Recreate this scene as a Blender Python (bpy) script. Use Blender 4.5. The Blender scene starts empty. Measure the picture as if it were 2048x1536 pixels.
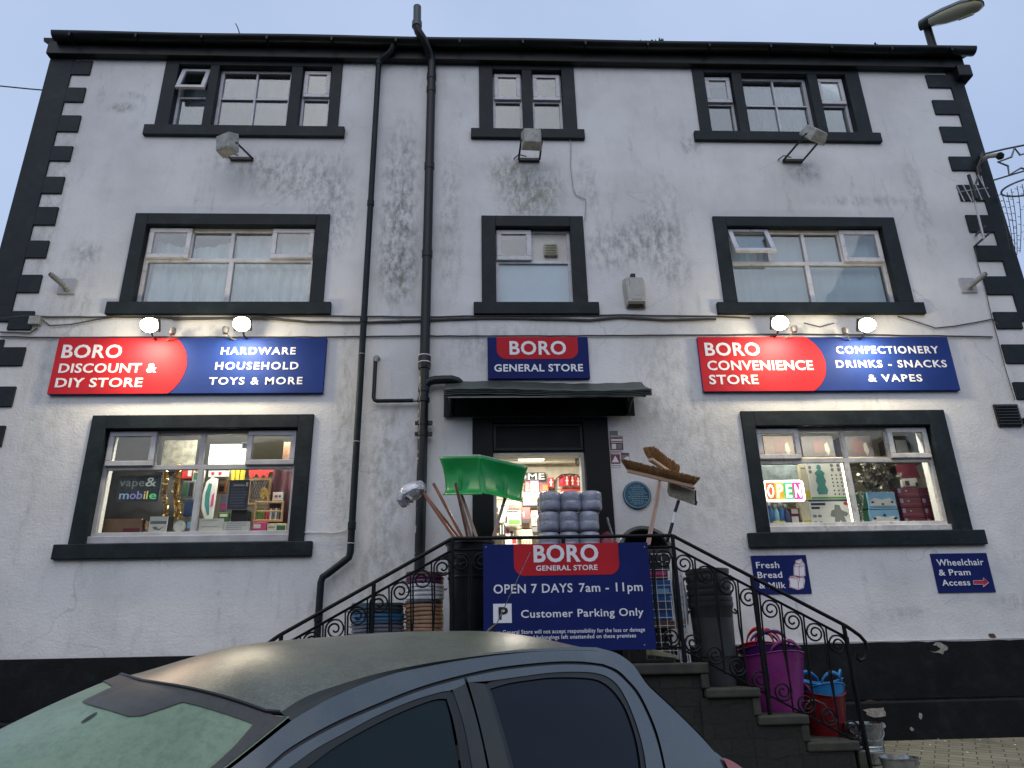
import bpy, bmesh, math, random
from mathutils import Vector, Matrix
random.seed(7)
R = math.radians
C = bpy.context.scene.collection
sc = bpy.context.scene
# ---------------------------------------------------------------- camera
F_PX, PITCH, YAW, ROLL = 1450.0, 0.36372, 0.048428, -0.021621
CAM = Vector((0.0, -7.5, 0.0))
fwd = Vector((math.sin(YAW)*math.cos(PITCH), math.cos(YAW)*math.cos(PITCH), math.sin(PITCH)))
rt0 = Vector((math.cos(YAW), -math.sin(YAW), 0.0)); up0 = rt0.cross(fwd)
cR = rt0*math.cos(ROLL) + up0*math.sin(ROLL)
cU = up0*math.cos(ROLL) - rt0*math.sin(ROLL)
cam = bpy.data.objects.new("camera", bpy.data.cameras.new("camera")); C.objects.link(cam)
cam.matrix_world = Matrix(((cR.x, cU.x, -fwd.x, CAM.x), (cR.y, cU.y, -fwd.y, CAM.y), (cR.z, cU.z, -fwd.z, CAM.z), (0, 0, 0, 1)))
cam.data.sensor_width = 36.0; cam.data.lens = 36.0*F_PX/2048.0
cam.data.clip_start = 0.05; cam.data.clip_end = 2000
sc.camera = cam
# ---------------------------------------------------------------- sky, sun, exposure
SUN_EL, SUN_AZ = R(42), R(188)      # a soft glow of dusk behind the camera
w = bpy.data.worlds.new("World"); sc.world = w; w.use_nodes = True
wn, wl = w.node_tree.nodes, w.node_tree.links
bgn = wn["Background"]
sky = wn.new("ShaderNodeTexSky"); sky.sky_type = 'NISHITA'; sky.sun_disc = False
sky.sun_elevation = SUN_EL; sky.sun_rotation = SUN_AZ; sky.air_density = 1.0; sky.dust_density = 3.0; sky.ozone_density = 2.0
mixc = wn.new("ShaderNodeMix"); mixc.data_type = 'RGBA'; mixc.inputs[0].default_value = 0.72
wl.new(sky.outputs[0], mixc.inputs[6]); 
tco = wn.new("ShaderNodeTexCoord"); cn = wn.new("ShaderNodeTexNoise"); cn.inputs['Scale'].default_value = 2.2; cn.inputs['Detail'].default_value = 4
wl.new(tco.outputs['Generated'], cn.inputs['Vector'])
cr = wn.new("ShaderNodeValToRGB"); cr.color_ramp.elements[0].position = .3; cr.color_ramp.elements[1].position = .7
cr.color_ramp.elements[0].color = (5.4, 6.9, 9.9, 1); cr.color_ramp.elements[1].color = (6.9, 8.4, 11.6, 1)
wl.new(cn.outputs[0], cr.inputs[0]); wl.new(cr.outputs[0], mixc.inputs[7])
wl.new(mixc.outputs[2], bgn.inputs[0]); bgn.inputs[1].default_value = 0.098
sl = bpy.data.lights.new("sun", 'SUN'); sl.energy = 0.55; sl.angle = R(70); sl.color = (1.0, 0.955, 0.93)
so = bpy.data.objects.new("sun", sl); C.objects.link(so)
so.rotation_euler = (R(90)-R(42), 0, R(-8))
sc.view_settings.view_transform = 'Standard'; sc.view_settings.look = 'None'; sc.view_settings.exposure = 0.0; sc.view_settings.gamma = 1.0
sc.render.engine = 'CYCLES'; sc.cycles.use_denoising = True; sc.cycles.max_bounces = 6; sc.cycles.transparent_max_bounces = 12
sc.cycles.caustics_reflective = False; sc.cycles.caustics_refractive = False

def ray(px, py):
    return fwd + cR*((px-1024)/F_PX) - cU*((py-768)/F_PX)
def P(px, py, Y=0.0):
    d = ray(px, py); return CAM + d*((Y-CAM.y)/d.y)
def PX(px, py, Y=0.0): return P(px, py, Y).x
def PZ(px, py, Y=0.0): return P(px, py, Y).z
# ---------------------------------------------------------------- mesh helpers
def wloc(o):
    v = Vector((0, 0, 0))
    while o is not None: v = v + o.location; o = o.parent
    return v
class MB:
    def __init__(s): s.v = []; s.f = []
    def add(s, vs, fs):
        n = len(s.v); s.v += [Vector(a) for a in vs]; s.f += [tuple(i+n for i in f) for f in fs]; return s
    def box(s, x0, x1, y0, y1, z0, z1):
        return s.add([(x0,y0,z0),(x1,y0,z0),(x1,y1,z0),(x0,y1,z0),(x0,y0,z1),(x1,y0,z1),(x1,y1,z1),(x0,y1,z1)],
                     [(0,3,2,1),(4,5,6,7),(0,1,5,4),(1,2,6,5),(2,3,7,6),(3,0,4,7)])
    def prism(s, poly, y0, y1):            # poly of (x, z)
        n = len(poly)
        return s.add([(x,y0,z) for x,z in poly]+[(x,y1,z) for x,z in poly],
                     [tuple(range(n)), tuple(range(2*n-1, n-1, -1))]+[(i,(i+1)%n,n+(i+1)%n,n+i) for i in range(n)])
    def tube(s, pts, r, n=8, caps=True, closed=False):
        pts = [Vector(p) for p in pts]; m = len(pts)
        rs = r if isinstance(r, (list, tuple)) else [r]*m
        tn = []
        for i in range(m):
            a = pts[(i-1) % m] if (closed or i) else pts[0]; b = pts[(i+1) % m] if (closed or i < m-1) else pts[-1]
            t = (b-a); tn.append(t.normalized() if t.length > 1e-9 else Vector((0,0,1)))
        nrm = tn[0].orthogonal().normalized(); vs = []
        for i in range(m):
            nrm = nrm - tn[i]*nrm.dot(tn[i]); nrm = nrm.normalized() if nrm.length > 1e-6 else tn[i].orthogonal().normalized()
            bn = tn[i].cross(nrm)
            for k in range(n):
                a = 2*math.pi*k/n; vs.append(pts[i]+(nrm*math.cos(a)+bn*math.sin(a))*rs[i])
        fs = []
        for i in range(m if closed else m-1):
            j = (i+1) % m
            for k in range(n): fs.append((i*n+k, i*n+(k+1)%n, j*n+(k+1)%n, j*n+k))
        if caps and not closed: fs += [tuple(range(n-1,-1,-1)), tuple((m-1)*n+k for k in range(n))]
        return s.add(vs, fs)
    def lathe(s, prof, c=(0,0,0), n=24, mat=None, caps=True):   # prof of (r, z)
        c = Vector(c); vs = []; m = len(prof)
        for r, z in prof:
            for k in range(n):
                a = 2*math.pi*k/n; p = Vector((r*math.cos(a), r*math.sin(a), z)); vs.append((mat @ p if mat else p)+c)
        fs = [(i*n+k, i*n+(k+1)%n, (i+1)*n+(k+1)%n, (i+1)*n+k) for i in range(m-1) for k in range(n)]
        if caps and prof[0][0] > 1e-6: fs.append(tuple(range(n-1,-1,-1)))
        if caps and prof[-1][0] > 1e-6: fs.append(tuple((m-1)*n+k for k in range(n)))
        return s.add(vs, fs)
    def grid(s, rows):
        m, n = len(rows), len(rows[0])
        return s.add([p for r in rows for p in r], [(i*n+j, i*n+j+1, (i+1)*n+j+1, (i+1)*n+j) for i in range(m-1) for j in range(n-1)])
    def obj(s, name, mat, parent=None, smooth=False, bevel=0.0, local=False, solid=0.0, recalc=True, sharp=35):
        off = Vector((0,0,0)) if (local or parent is None) else wloc(parent)
        me = bpy.data.meshes.new(name); me.from_pydata([tuple(v-off) for v in s.v], [], s.f)
        if recalc:
            b = bmesh.new(); b.from_mesh(me); bmesh.ops.recalc_face_normals(b, faces=b.faces); b.to_mesh(me); b.free()
        me.materials.append(mat)
        o = bpy.data.objects.new(name, me); C.objects.link(o)
        if parent is not None: o.parent = parent
        if smooth:
            for p in me.polygons: p.use_smooth = True
            try: me.set_sharp_from_angle(angle=R(sharp))
            except Exception: pass
        if solid:
            md = o.modifiers.new("solid", 'SOLIDIFY'); md.thickness = solid; md.offset = -1
        if bevel:
            md = o.modifiers.new("bevel", 'BEVEL'); md.width = bevel; md.segments = 2; md.limit_method = 'ANGLE'; md.angle_limit = R(40)
        return o
def rrect(x0, x1, z0, z1, r, n=5, corners=(1,1,1,1)):   # bl, br, tr, tl
    pts = []
    for (cx, cz, a0, on, kx, kz) in ((x0+r,z0+r,180,corners[0],x0,z0),(x1-r,z0+r,270,corners[1],x1,z0),(x1-r,z1-r,0,corners[2],x1,z1),(x0+r,z1-r,90,corners[3],x0,z1)):
        if not on: pts.append((kx, kz)); continue
        for i in range(n+1):
            a = R(a0+90*i/n); pts.append((cx+r*math.cos(a), cz+r*math.sin(a)))
    return pts
def tag(o, label=None, cat=None, group=None, kind=None):
    if label: o["label"] = label
    if cat: o["category"] = cat
    if group: o["group"] = group
    if kind: o["kind"] = kind
    return o
def thing(name, label, cat, loc=(0,0,0), group=None, rot=(0,0,0)):
    o = bpy.data.objects.new(name, None); C.objects.link(o); o.location = loc; o.rotation_euler = rot; o.empty_display_size = .1
    return tag(o, label, cat, group)
def dup(root, loc, label=None, rot=None):
    def cp(o, par):
        c = o.copy(); C.objects.link(c); c.parent = par
        for ch in [x for x in o.children]: cp(ch, c)
        return c
    c = cp(root, None); c.location = loc
    if rot: c.rotation_euler = rot
    if label: c["label"] = label
    return c
# ---------------------------------------------------------------- materials
def newmat(name):
    m = bpy.data.materials.new(name); m.use_nodes = True
    return m, m.node_tree.nodes, m.node_tree.links, m.node_tree.nodes["Principled BSDF"]
def coords(N, L, scale=(1,1,1)):
    t = N.new("ShaderNodeTexCoord"); mp = N.new("ShaderNodeMapping"); mp.inputs['Scale'].default_value = scale
    L.new(t.outputs['Object'], mp.inputs['Vector']); return mp.outputs[0]
def noise(N, L, vec, scale, detail=5, rough=.6):
    n = N.new("ShaderNodeTexNoise"); n.inputs['Scale'].default_value = scale; n.inputs['Detail'].default_value = detail; n.inputs['Roughness'].default_value = rough
    L.new(vec, n.inputs['Vector']); return n.outputs[0]
def ramp(N, L, fac, a, b, ca=0.0, cb=1.0):
    r = N.new("ShaderNodeMapRange"); r.inputs[1].default_value = a; r.inputs[2].default_value = b; r.inputs[3].default_value = ca; r.inputs[4].default_value = cb
    r.interpolation_type = 'SMOOTHSTEP'; L.new(fac, r.inputs[0]); return r.outputs[0]
def mth(N, L, op, a, b):
    m = N.new("ShaderNodeMath"); m.operation = op
    for i, x in enumerate((a, b)):
        if isinstance(x, (int, float)): m.inputs[i].default_value = x
        else: L.new(x, m.inputs[i])
    m.use_clamp = op in ('ADD', 'MULTIPLY'); return m.outputs[0]
def mix(N, L, fac, a, b):
    m = N.new("ShaderNodeMix"); m.data_type = 'RGBA'
    if isinstance(fac, (int, float)): m.inputs[0].default_value = fac
    else: L.new(fac, m.inputs[0])
    for i, x in ((6, a), (7, b)):
        if isinstance(x, tuple): m.inputs[i].default_value = (*x[:3], 1)
        else: L.new(x, m.inputs[i])
    return m.outputs[2]
def bump(N, L, B, h, strength=.3, dist=.01):
    b = N.new("ShaderNodeBump"); b.inputs['Strength'].default_value = strength; b.inputs['Distance'].default_value = dist
    L.new(h, b.inputs['Height']); L.new(b.outputs[0], B.inputs['Normal'])
MATS = {}
def mat(name, col, rough=.5, metal=0.0, var=.25, scale=6.0, bmp=0.0, bscale=60.0, spec=.5, coat=0.0, dirt=None, chips=0.0):
    if name in MATS: return MATS[name]
    m, N, L, B = newmat(name); B.inputs['Metallic'].default_value = metal; B.inputs['Specular IOR Level'].default_value = spec
    if coat: B.inputs['Coat Weight'].default_value = coat; B.inputs['Coat Roughness'].default_value = .08
    v = coords(N, L); n = noise(N, L, v, scale)
    dk = tuple(c*(1-var) for c in col); lt = tuple(min(1, c*(1+var*.6)) for c in col)
    c = mix(N, L, ramp(N, L, n, .3, .7), dk, lt)
    if dirt: c = mix(N, L, ramp(N, L, noise(N, L, v, scale*2.3, 8, .7), .52, .72, 0, .8), c, dirt)
    if chips:
        c = mix(N, L, ramp(N, L, noise(N, L, v, 4.5, 10, .75), .45, .75, 0, .5), c, tuple(x*2.2+.012 for x in col))
        c = mix(N, L, ramp(N, L, noise(N, L, v, 26, 6, .7), .70, .745, 0, chips), c, (.26,.26,.24))
    L.new(c, B.inputs['Base Color'])
    L.new(ramp(N, L, n, .2, .8, max(.02, rough-.08), min(1, rough+.1)), B.inputs['Roughness'])
    if bmp: bump(N, L, B, noise(N, L, v, bscale, 4), bmp)
    MATS[name] = m; return m
def emit(name, col, strength):
    if name in MATS: return MATS[name]
    m, N, L, B = newmat(name); B.inputs['Base Color'].default_value = (*col, 1)
    B.inputs['Emission Color'].default_value = (*col, 1); B.inputs['Emission Strength'].default_value = strength
    MATS[name] = m; return m
def glass(name, tint=(.9,.95,.95), refl=.10, rough=.02):
    m = bpy.data.materials.new(name); m.use_nodes = True; N, L = m.node_tree.nodes, m.node_tree.links; N.clear()
    o = N.new("ShaderNodeOutputMaterial"); t = N.new("ShaderNodeBsdfTransparent"); t.inputs[0].default_value = (*tint, 1)
    g = N.new("ShaderNodeBsdfGlossy"); g.inputs['Roughness'].default_value = rough; x = N.new("ShaderNodeMixShader")
    lw = N.new("ShaderNodeLayerWeight"); lw.inputs[0].default_value = .25
    f = N.new("ShaderNodeMath"); f.operation = 'ADD'; f.use_clamp = True; f.inputs[1].default_value = refl
    k = N.new("ShaderNodeMath"); k.operation = 'MULTIPLY'; k.inputs[1].default_value = .6
    L.new(lw.outputs['Fresnel'], k.inputs[0]); L.new(k.outputs[0], f.inputs[0]); L.new(f.outputs[0], x.inputs[0])
    tn = N.new("ShaderNodeTexCoord"); nz = N.new("ShaderNodeTexNoise"); nz.inputs['Scale'].default_value = 1.7; b = N.new("ShaderNodeBump"); b.inputs['Strength'].default_value = .06; b.inputs['Distance'].default_value = .05
    L.new(tn.outputs['Object'], nz.inputs['Vector']); L.new(nz.outputs[0], b.inputs['Height']); L.new(b.outputs[0], g.inputs['Normal'])
    L.new(t.outputs[0], x.inputs[1]); L.new(g.outputs[0], x.inputs[2]); L.new(x.outputs[0], o.inputs[0]); return m

# render wall: off-white paint, weathered
def wall_mat():
    m, N, L, B = newmat("painted_render"); v = coords(N, L)
    base = mix(N, L, ramp(N, L, noise(N, L, v, .9, 6), .35, .65), (.62,.614,.602), (.74,.731,.715))
    sv = coords(N, L, (2.4, 2.4, .42)); st = noise(N, L, sv, 2.4, 9, .68)          # rain streaks
    fine = noise(N, L, coords(N, L, (1, 1, .6)), 13, 8, .72)
    blot = noise(N, L, v, 1.1, 6, .6)
    m1 = mth(N, L, 'MULTIPLY', ramp(N, L, st, .50, .74), ramp(N, L, blot, .38, .62, .1, 1))
    m1 = mth(N, L, 'MULTIPLY', m1, ramp(N, L, fine, .38, .62))
    c = mix(N, L, mth(N, L, 'MULTIPLY', m1, .6), base, (.17,.175,.165))
    # stains with places of their own: (x, z, rx, rz, strength, green)
    spots = [(.62,5.50,.62,.50,1.0,1),(.66,5.2,.5,.35,.8,1),(.35,5.75,.4,.3,.6,1),(-.95,5.6,.36,1.3,.75,0),(-.95,4.6,.36,1.1,1.0,0),(-.95,4.2,.3,.5,.8,1),(-.95,1.9,.42,1.2,.7,1),(-2.2,5.6,.9,.55,.75,0),(-1.75,5.0,.45,.8,.7,0),(-2.9,5.8,.7,.25,.5,0),
             (-4.5,6.62,.24,.13,.9,1),(-4.4,6.8,.2,.1,.5,0),(1.6,4.6,.5,.5,.7,0),(2.1,4.75,.55,.55,.8,0),(2.3,4.3,.4,.4,.6,0),(1.35,5.5,.22,.6,.45,0),(2.4,2.0,.9,1.3,.4,1),(4.15,5.72,.3,.25,.8,0),(4.8,5.3,.9,.12,.5,0),(-4.55,4.5,.3,.25,.6,0),(-4.6,3.2,.5,2.2,.35,1),(-1.45,2.2,.16,2.2,.6,1),
             (.35,3.25,1.1,.45,.5,0),(2.05,3.1,.6,.5,.4,0),(2.3,5.2,.4,.8,.35,0),(-.35,5.0,.22,1.6,.5,0),(1.9,2.6,.5,.35,.4,1),(-1.0,.7,.5,.8,.65,1),(5.55,5.3,.16,1.1,.5,0),(-5.05,5.2,.22,2.3,.5,1),(3.0,1.0,.5,.25,.3,0),(5.6,.45,.6,.12,.55,0),(4.3,.35,.5,.1,.4,0),(5.7,.9,.3,.1,.5,0),(2.7,6.1,.25,.2,.6,0),(-3.4,3.55,.6,.08,.4,0)]
    n2 = noise(N, L, coords(N, L, (3.0, 3.0, 1.5)), 4.2, 9, .70)
    for x, z, rx, rz, s, g in spots:
        t = N.new("ShaderNodeTexCoord"); mp = N.new("ShaderNodeMapping"); mp.vector_type = 'TEXTURE'
        mp.inputs['Location'].default_value = (x, 0, z); mp.inputs['Scale'].default_value = (rx, 1, rz)
        gr = N.new("ShaderNodeTexGradient"); gr.gradient_type = 'SPHERICAL'; L.new(t.outputs['Object'], mp.inputs[0]); L.new(mp.outputs[0], gr.inputs[0])
        k = mth(N, L, 'MULTIPLY', ramp(N, L, gr.outputs[1], 0, .75), ramp(N, L, n2, .38, .68))
        c = mix(N, L, mth(N, L, 'MULTIPLY', k, s*.85), c, (.20,.20,.135) if g else (.15,.15,.15))
    vo = N.new("ShaderNodeTexVoronoi"); vo.feature = 'DISTANCE_TO_EDGE'; vo.inputs['Scale'].default_value = .55
    wv = N.new("ShaderNodeVectorMath"); wv.operation = 'ADD'; nzv = N.new("ShaderNodeTexNoise"); nzv.inputs['Scale'].default_value = 2.2; nzv.inputs['Detail'].default_value = 8; L.new(v, nzv.inputs['Vector'])
    scv = N.new("ShaderNodeVectorMath"); scv.operation = 'SCALE'; scv.inputs['Scale'].default_value = .55; L.new(nzv.outputs['Color'], scv.inputs[0]); L.new(v, wv.inputs[0]); L.new(scv.outputs[0], wv.inputs[1]); L.new(wv.outputs[0], vo.inputs['Vector'])
    crk = mth(N, L, 'MULTIPLY', ramp(N, L, vo.outputs[0], 0, .006, 1, 0), ramp(N, L, noise(N, L, v, .7, 4), .5, .62)); c = mix(N, L, mth(N, L, 'MULTIPLY', crk, .28), c, (.16,.16,.155))
    sp = noise(N, L, v, 48, 3, .5)
    c = mix(N, L, ramp(N, L, sp, .70, .78, 0, .55), c, (.2,.2,.19))
    L.new(c, B.inputs['Base Color']); B.inputs['Roughness'].default_value = .85; B.inputs['Specular IOR Level'].default_value = .25
    h = mth(N, L, 'ADD', noise(N, L, v, 5, 6, .6), mth(N, L, 'MULTIPLY', noise(N, L, v, 40, 4), .35)); bump(N, L, B, h, .28, .03)
    return m
M_WALL = wall_mat()
M_DARK = mat("dark_green_paint", (.009,.015,.018), .5, var=.35, scale=3, bmp=.25, bscale=25, spec=.2, chips=.35)
M_DARK2 = mat("black_gloss_paint", (.009,.012,.013), .35, var=.3, scale=3, bmp=.1, spec=.22)
M_PLINTH = mat("plinth_paint", (.006,.0075,.0078), .55, var=.3, scale=2, bmp=.5, bscale=14, spec=.18, chips=.4)
M_UPVC = mat("white_frame", (.60,.59,.61), .35, var=.14, scale=5, dirt=(.32,.31,.29))
M_OLDW = mat("flaking_white_timber", (.58,.57,.55), .5, var=.2, scale=7, dirt=(.20,.17,.13), bmp=.3, bscale=30)
M_RED = mat("sign_red", (.50,.022,.032), .62, var=.14, scale=2, spec=.12)
M_BLUE = mat("sign_blue", (.016,.040,.190), .62, var=.14, scale=2, spec=.12)
M_NAVY = mat("sign_navy", (.010,.020,.120), .62, var=.14, scale=2, spec=.12)
M_WHITE = mat("sign_white", (.80,.80,.82), .6, var=.04, scale=3)
M_BLACKPL = mat("black_plastic", (.012,.013,.014), .4, var=.3, scale=9, spec=.3)
M_IRON = mat("black_wrought_iron", (.005,.005,.006), .45, var=.4, scale=20, bmp=.2, spec=.2)
M_STONE = mat("step_stone", (.045,.043,.032), .8, var=.45, scale=7, bmp=.5, bscale=22, dirt=(.03,.035,.02))
M_CREAM = mat("cream_plastic", (.42,.41,.37), .5, var=.12, scale=10, dirt=(.16,.15,.12))
M_GREYW = mat("weathered_white_metal", (.34,.345,.31), .5, var=.3, scale=14, dirt=(.12,.13,.10))
M_LEAD = mat("black_bracket", (.01,.01,.011), .5)
M_CABLE = mat("grey_cable", (.06,.06,.06), .6)
M_CABLEL = mat("painted_cable", (.40,.40,.41), .7)
M_STEEL = mat("galvanised_steel", (.42,.43,.42), .28, metal=.9, var=.3, scale=14)
M_WOOD = mat("varnished_wood", (.26,.085,.035), .35, var=.35, scale=9)
M_WOODP = mat("pale_pink_wood", (.50,.33,.26), .5, var=.2, scale=9)
G_PANE = glass("window_glass"); G_SHOP = glass("shop_glass", (.95,.97,.96), .035)
G_FILM = mat("frosted_pane", (.46,.56,.61), .18, var=.06, scale=2)
# ---------------------------------------------------------------- ground
def ground_mat():
    m, N, L, B = newmat("block_paving"); v = coords(N, L)
    mp = N.new("ShaderNodeMapping"); mp.inputs['Rotation'].default_value = (0, 0, R(33)); L.new(v, mp.inputs[0])
    br = N.new("ShaderNodeTexBrick"); br.inputs['Scale'].default_value = 2.4; br.inputs['Mortar Size'].default_value = .014; br.inputs['Mortar Smooth'].default_value = .3
    br.inputs['Color1'].default_value = (.19,.178,.12,1); br.inputs['Color2'].default_value = (.25,.235,.165,1); br.inputs['Mortar'].default_value = (.05,.045,.03,1)
    L.new(mp.outputs[0], br.inputs['Vector'])
    c = mix(N, L, ramp(N, L, noise(N, L, v, 3, 8, .7), .45, .7, 0, .6), br.outputs[0], (.09,.085,.05))
    L.new(c, B.inputs['Base Color']); B.inputs['Roughness'].default_value = .75
    bump(N, L, B, mth(N, L, 'ADD', mth(N, L, 'MULTIPLY', br.outputs[1], -.6), mth(N, L, 'MULTIPLY', noise(N, L, v, 60, 4), .5)), .6, .01); return m
M_PAVE = ground_mat()
M_TAR = mat("asphalt", (.05,.05,.05), .8, var=.3, scale=3, bmp=.5, bscale=180)
def gz(x, y): return -.775+.1*min(y, 0) if y > -1.9 else (-1.44 if y < -3.1 else -.965-.475*((-1.9-y)/1.2))
def sheet(name, ys, xs, z, m):
    g = MB(); g.grid([[(x, y, gz(x, y)+z) for x in xs] for y in ys]); return tag(g.obj(name, m), kind='structure')
sheet("pavement", [-1.9, -1.0, 0, .3], [-60, -20, -8, 0, 8, 20, 60], 0, M_PAVE)
sheet("car_park", [-300, -40, -8, -3.1, -2.5, -1.9], [-300, -60, -8, 0, 8, 60, 300], 0, M_TAR)
g = MB(); g.box(-300, 300, .3, 300, -.9, -.775); tag(g.obj("ground", M_TAR), kind='structure')
# ---------------------------------------------------------------- the building
XL, XR, ZT = -5.49, 6.57, 7.70
bld = thing("shop_building", "three storey white rendered building with black painted quoins and window surrounds", "building", (0, 0, 0))
HOLES = [(-3.88,-1.89,6.32,7.32),(.18,1.12,6.32,7.32),(3.01,4.97,6.32,7.32),
         (-3.92,-1.92,3.85,4.90),(.19,1.12,3.85,4.90),(3.02,4.99,3.85,4.92),
         (-3.95,-1.92,1.16,2.38),(3.01,5.01,1.18,2.36),(.13,1.14,-.06,2.42)]
xs = sorted({XL, XR} | {h[i] for h in HOLES for i in (0, 1)}); zs = sorted({-1.5, ZT} | {h[i] for h in HOLES for i in (2, 3)})
def inhole(x, z): return any(a < x < b and c < z < d for a, b, c, d in HOLES)
g = MB(); WT = .30
for i in range(len(xs)-1):
    for j in range(len(zs)-1):
        if inhole((xs[i]+xs[i+1])/2, (zs[j]+zs[j+1])/2): continue
        for y in (0, WT):
            g.add([(xs[i],y,zs[j]),(xs[i+1],y,zs[j]),(xs[i+1],y,zs[j+1]),(xs[i],y,zs[j+1])], [(0,1,2,3)])
for a, b, c, d in HOLES:
    g.add([(a,0,c),(b,0,c),(b,0,d),(a,0,d),(a,WT,c),(b,WT,c),(b,WT,d),(a,WT,d)], [(0,1,5,4),(1,2,6,5),(2,3,7,6),(3,0,4,7)])
g.add([(XL,0,-1.5),(XL,4,-1.5),(XL,4,ZT),(XL,0,ZT)], [(0,1,2,3)]); g.add([(XR,0,-1.5),(XR,4,-1.5),(XR,4,ZT),(XR,0,ZT)], [(0,1,2,3)])
g.add([(XL,4,-1.5),(XR,4,-1.5),(XR,4,ZT),(XL,4,ZT)], [(0,1,2,3)])
b_ = MB(); b_.v, b_.f = g.v, g.f
b_.obj("front_wall", M_WALL, bld, recalc=False)
g = MB(); g.add([(XL-.1,-.12,7.62),(XR+.1,-.12,7.62),(XR+.1,2,8.55),(XL-.1,2,8.55),(XL-.1,4.1,7.62),(XR+.1,4.1,7.62)], [(0,1,2,3),(3,2,5,4)])
g.obj("roof", mat("slate", (.035,.037,.042), .6, var=.4, scale=12), bld, solid=.05)
g = MB(); g.box(XL-.04, XR+.04, -.10, -.001, 7.385, 7.60); g.obj("fascia_board", M_DARK2, bld, bevel=.008)
g = MB()                                # half-round gutter on brackets
gp = [(-.17+.075*math.cos(R(a)), 7.615+.075*math.sin(R(a))) for a in range(180, 361, 20)]
gx = [XL+.06+i*(XR-XL+.10)/24 for i in range(25)]
g.grid([[(x, y, z+.006*math.sin(x*2.1)) for y, z in gp] for x in gx])
gut = g.obj("gutter", M_DARK2, bld, smooth=True, solid=.006)
g = MB()
for i in range(13):
    pass
g.box(XR-.10, XR+.10, -.13, .1, 7.22, 7.42); g.obj("eaves_corbel", M_DARK2, bld, bevel=.02)
for i in range(15):
    x = XL+.3+i*(XR-XL-.5)/14
    k = MB(); k.box(x-.012, x+.012, -.255, -.095, 7.53, 7.545); k.box(x-.012, x+.012, -.253, -.243, 7.545, 7.59); k.obj("gutter_bracket", M_DARK2, gut)
# plinth
g = MB(); g.box(XL-.02, -.45, -.035, -.001, -.43, .10); g.box(1.9, XR+.02, -.035, -.001, -.43, .10); g.obj("plinth", M_PLINTH, bld, bevel=.006)
g = MB(); g.box(XL-.03, XR+.03, -.075, -.0012, -1.5, -.44); g.obj("lower_plinth", M_PLINTH, bld, bevel=.02)
g = MB()
xsn = [1.92+i*.12 for i in range(39)]
g.grid([[(x, -.036, .088+random.uniform(-.006,.006)) for x in xsn], [(x, -.037, .102) for x in xsn], [(x, -.001, .108) for x in xsn]]); g.obj("plinth_edge", M_CABLEL, bld)
def patch(cx, cz, rx, rz, y, m, n=14, nm="bare_patch"):
    g = MB(); pts = []
    for i in range(n):
        a = 2*math.pi*i/n; k = random.uniform(.65, 1.12); pts.append((cx+rx*k*math.cos(a), cz+rz*k*math.sin(a)))
    g.prism(pts, y-.003, y+.004); return g.obj(nm, m, bld)
M_BARE = mat("bare_plaster", (.34,.32,.27), .9, var=.3, scale=20, dirt=(.12,.1,.07)); M_BRICKB = mat("bare_brick", (.10,.055,.035), .9, var=.4, scale=20)
for px, py, rx, rz, m, y in ((1878,1296,.10,.055,M_BARE,-.036),(1868,1296,.06,.035,M_PLINTH,-.040),(1750,1410,.14,.05,M_BRICKB,-.036),(1752,1424,.13,.045,M_BARE,-.076),(1762,1452,.055,.03,M_BARE,-.076),(1841,1432,.018,.03,M_BARE,-.076),(1823,1458,.022,.022,M_BARE,-.076),(1985,1272,.04,.03,M_BRICKB,-.002)):
    p = P(px, py, y); patch(p.x, p.z, rx, rz, y, m)
# quoins
QL = [(7.35,7.12),(6.91,6.68),(6.47,6.22),(6.0,5.78),(5.55,5.31),(5.12,4.87),(4.66,4.43),(4.21,3.98),(3.75,3.52),(3.31,3.09),(2.85,2.62),(2.41,2.18),(1.96,1.73),(1.5,1.27),(1.05,.82),(.6,.37)]
QR = [(7.33,7.11),(6.9,6.66),(6.46,6.21),(5.98,5.76),(5.54,5.3),(5.09,4.84),(4.65,4.43),(4.22,3.97),(3.74,3.52),(3.32,3.08),(2.85,2.64),(2.42,2.2),(1.98,1.75),(1.52,1.3),(1.06,.84),(.6,.38)]
for i, (t, b) in enumerate(QL):
    g = MB(); g.box(-5.21, -4.965+random.uniform(-.012,.012), -.022, .01, b, t); g.obj("quoin", M_DARK, bld, bevel=.006)
for i, (t, b) in enumerate(QR):
    g = MB(); g.box(6.08+random.uniform(-.008,.008), 6.40, -.022, .01, b, t); g.obj("quoin", M_DARK, bld, bevel=.006)
for a, b, zz in ((XL-.02, -5.205, 3.62), (6.395, XR+.02, 3.62)):
    g = MB(); g.box(a, b, -.024, .25, zz, 7.384); g.obj("corner_strip", M_DARK, bld, bevel=.006)
    g = MB(); g.box(a, b, -.024, .25, .11, 3.40); g.obj("corner_strip", M_DARK, bld, bevel=.006)
# windows
def frame_ring(g, x0, x1, z0, z1, t, y0, y1):
    g.box(x0, x1, y0, y1, z1-t, z1); g.box(x0, x1, y0, y1, z0, z0+t); g.box(x0, x0+t, y0, y1, z0+t, z1-t); g.box(x1-t, x1, y0, y1, z0+t, z1-t)
def window(label, outer, hole, sill, top_in, panes, fixed_mat=M_UPVC, glassm=None):
    """outer: surround rectangle; hole: opening; sill: x0,x1,z0,z1"""
    glassm = glassm or G_PANE
    a, b, c, d = hole
    s = MB(); ox0, ox1, oz0, oz1 = outer; e = .014
    s.box(ox0, a+e, -.026, .10, c, oz1); s.box(b-e, ox1, -.026, .10, c, oz1); s.box(a+e, b-e, -.026, .10, d-e, oz1)
    win = s.obj("window", M_DARK, bld, bevel=.006); tag(win, label)
    s = MB(); s.box(sill[0], sill[1], -.05, .11, sill[2], sill[3]); s.obj("sill", M_DARK, win, bevel=.008)
    return win
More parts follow.
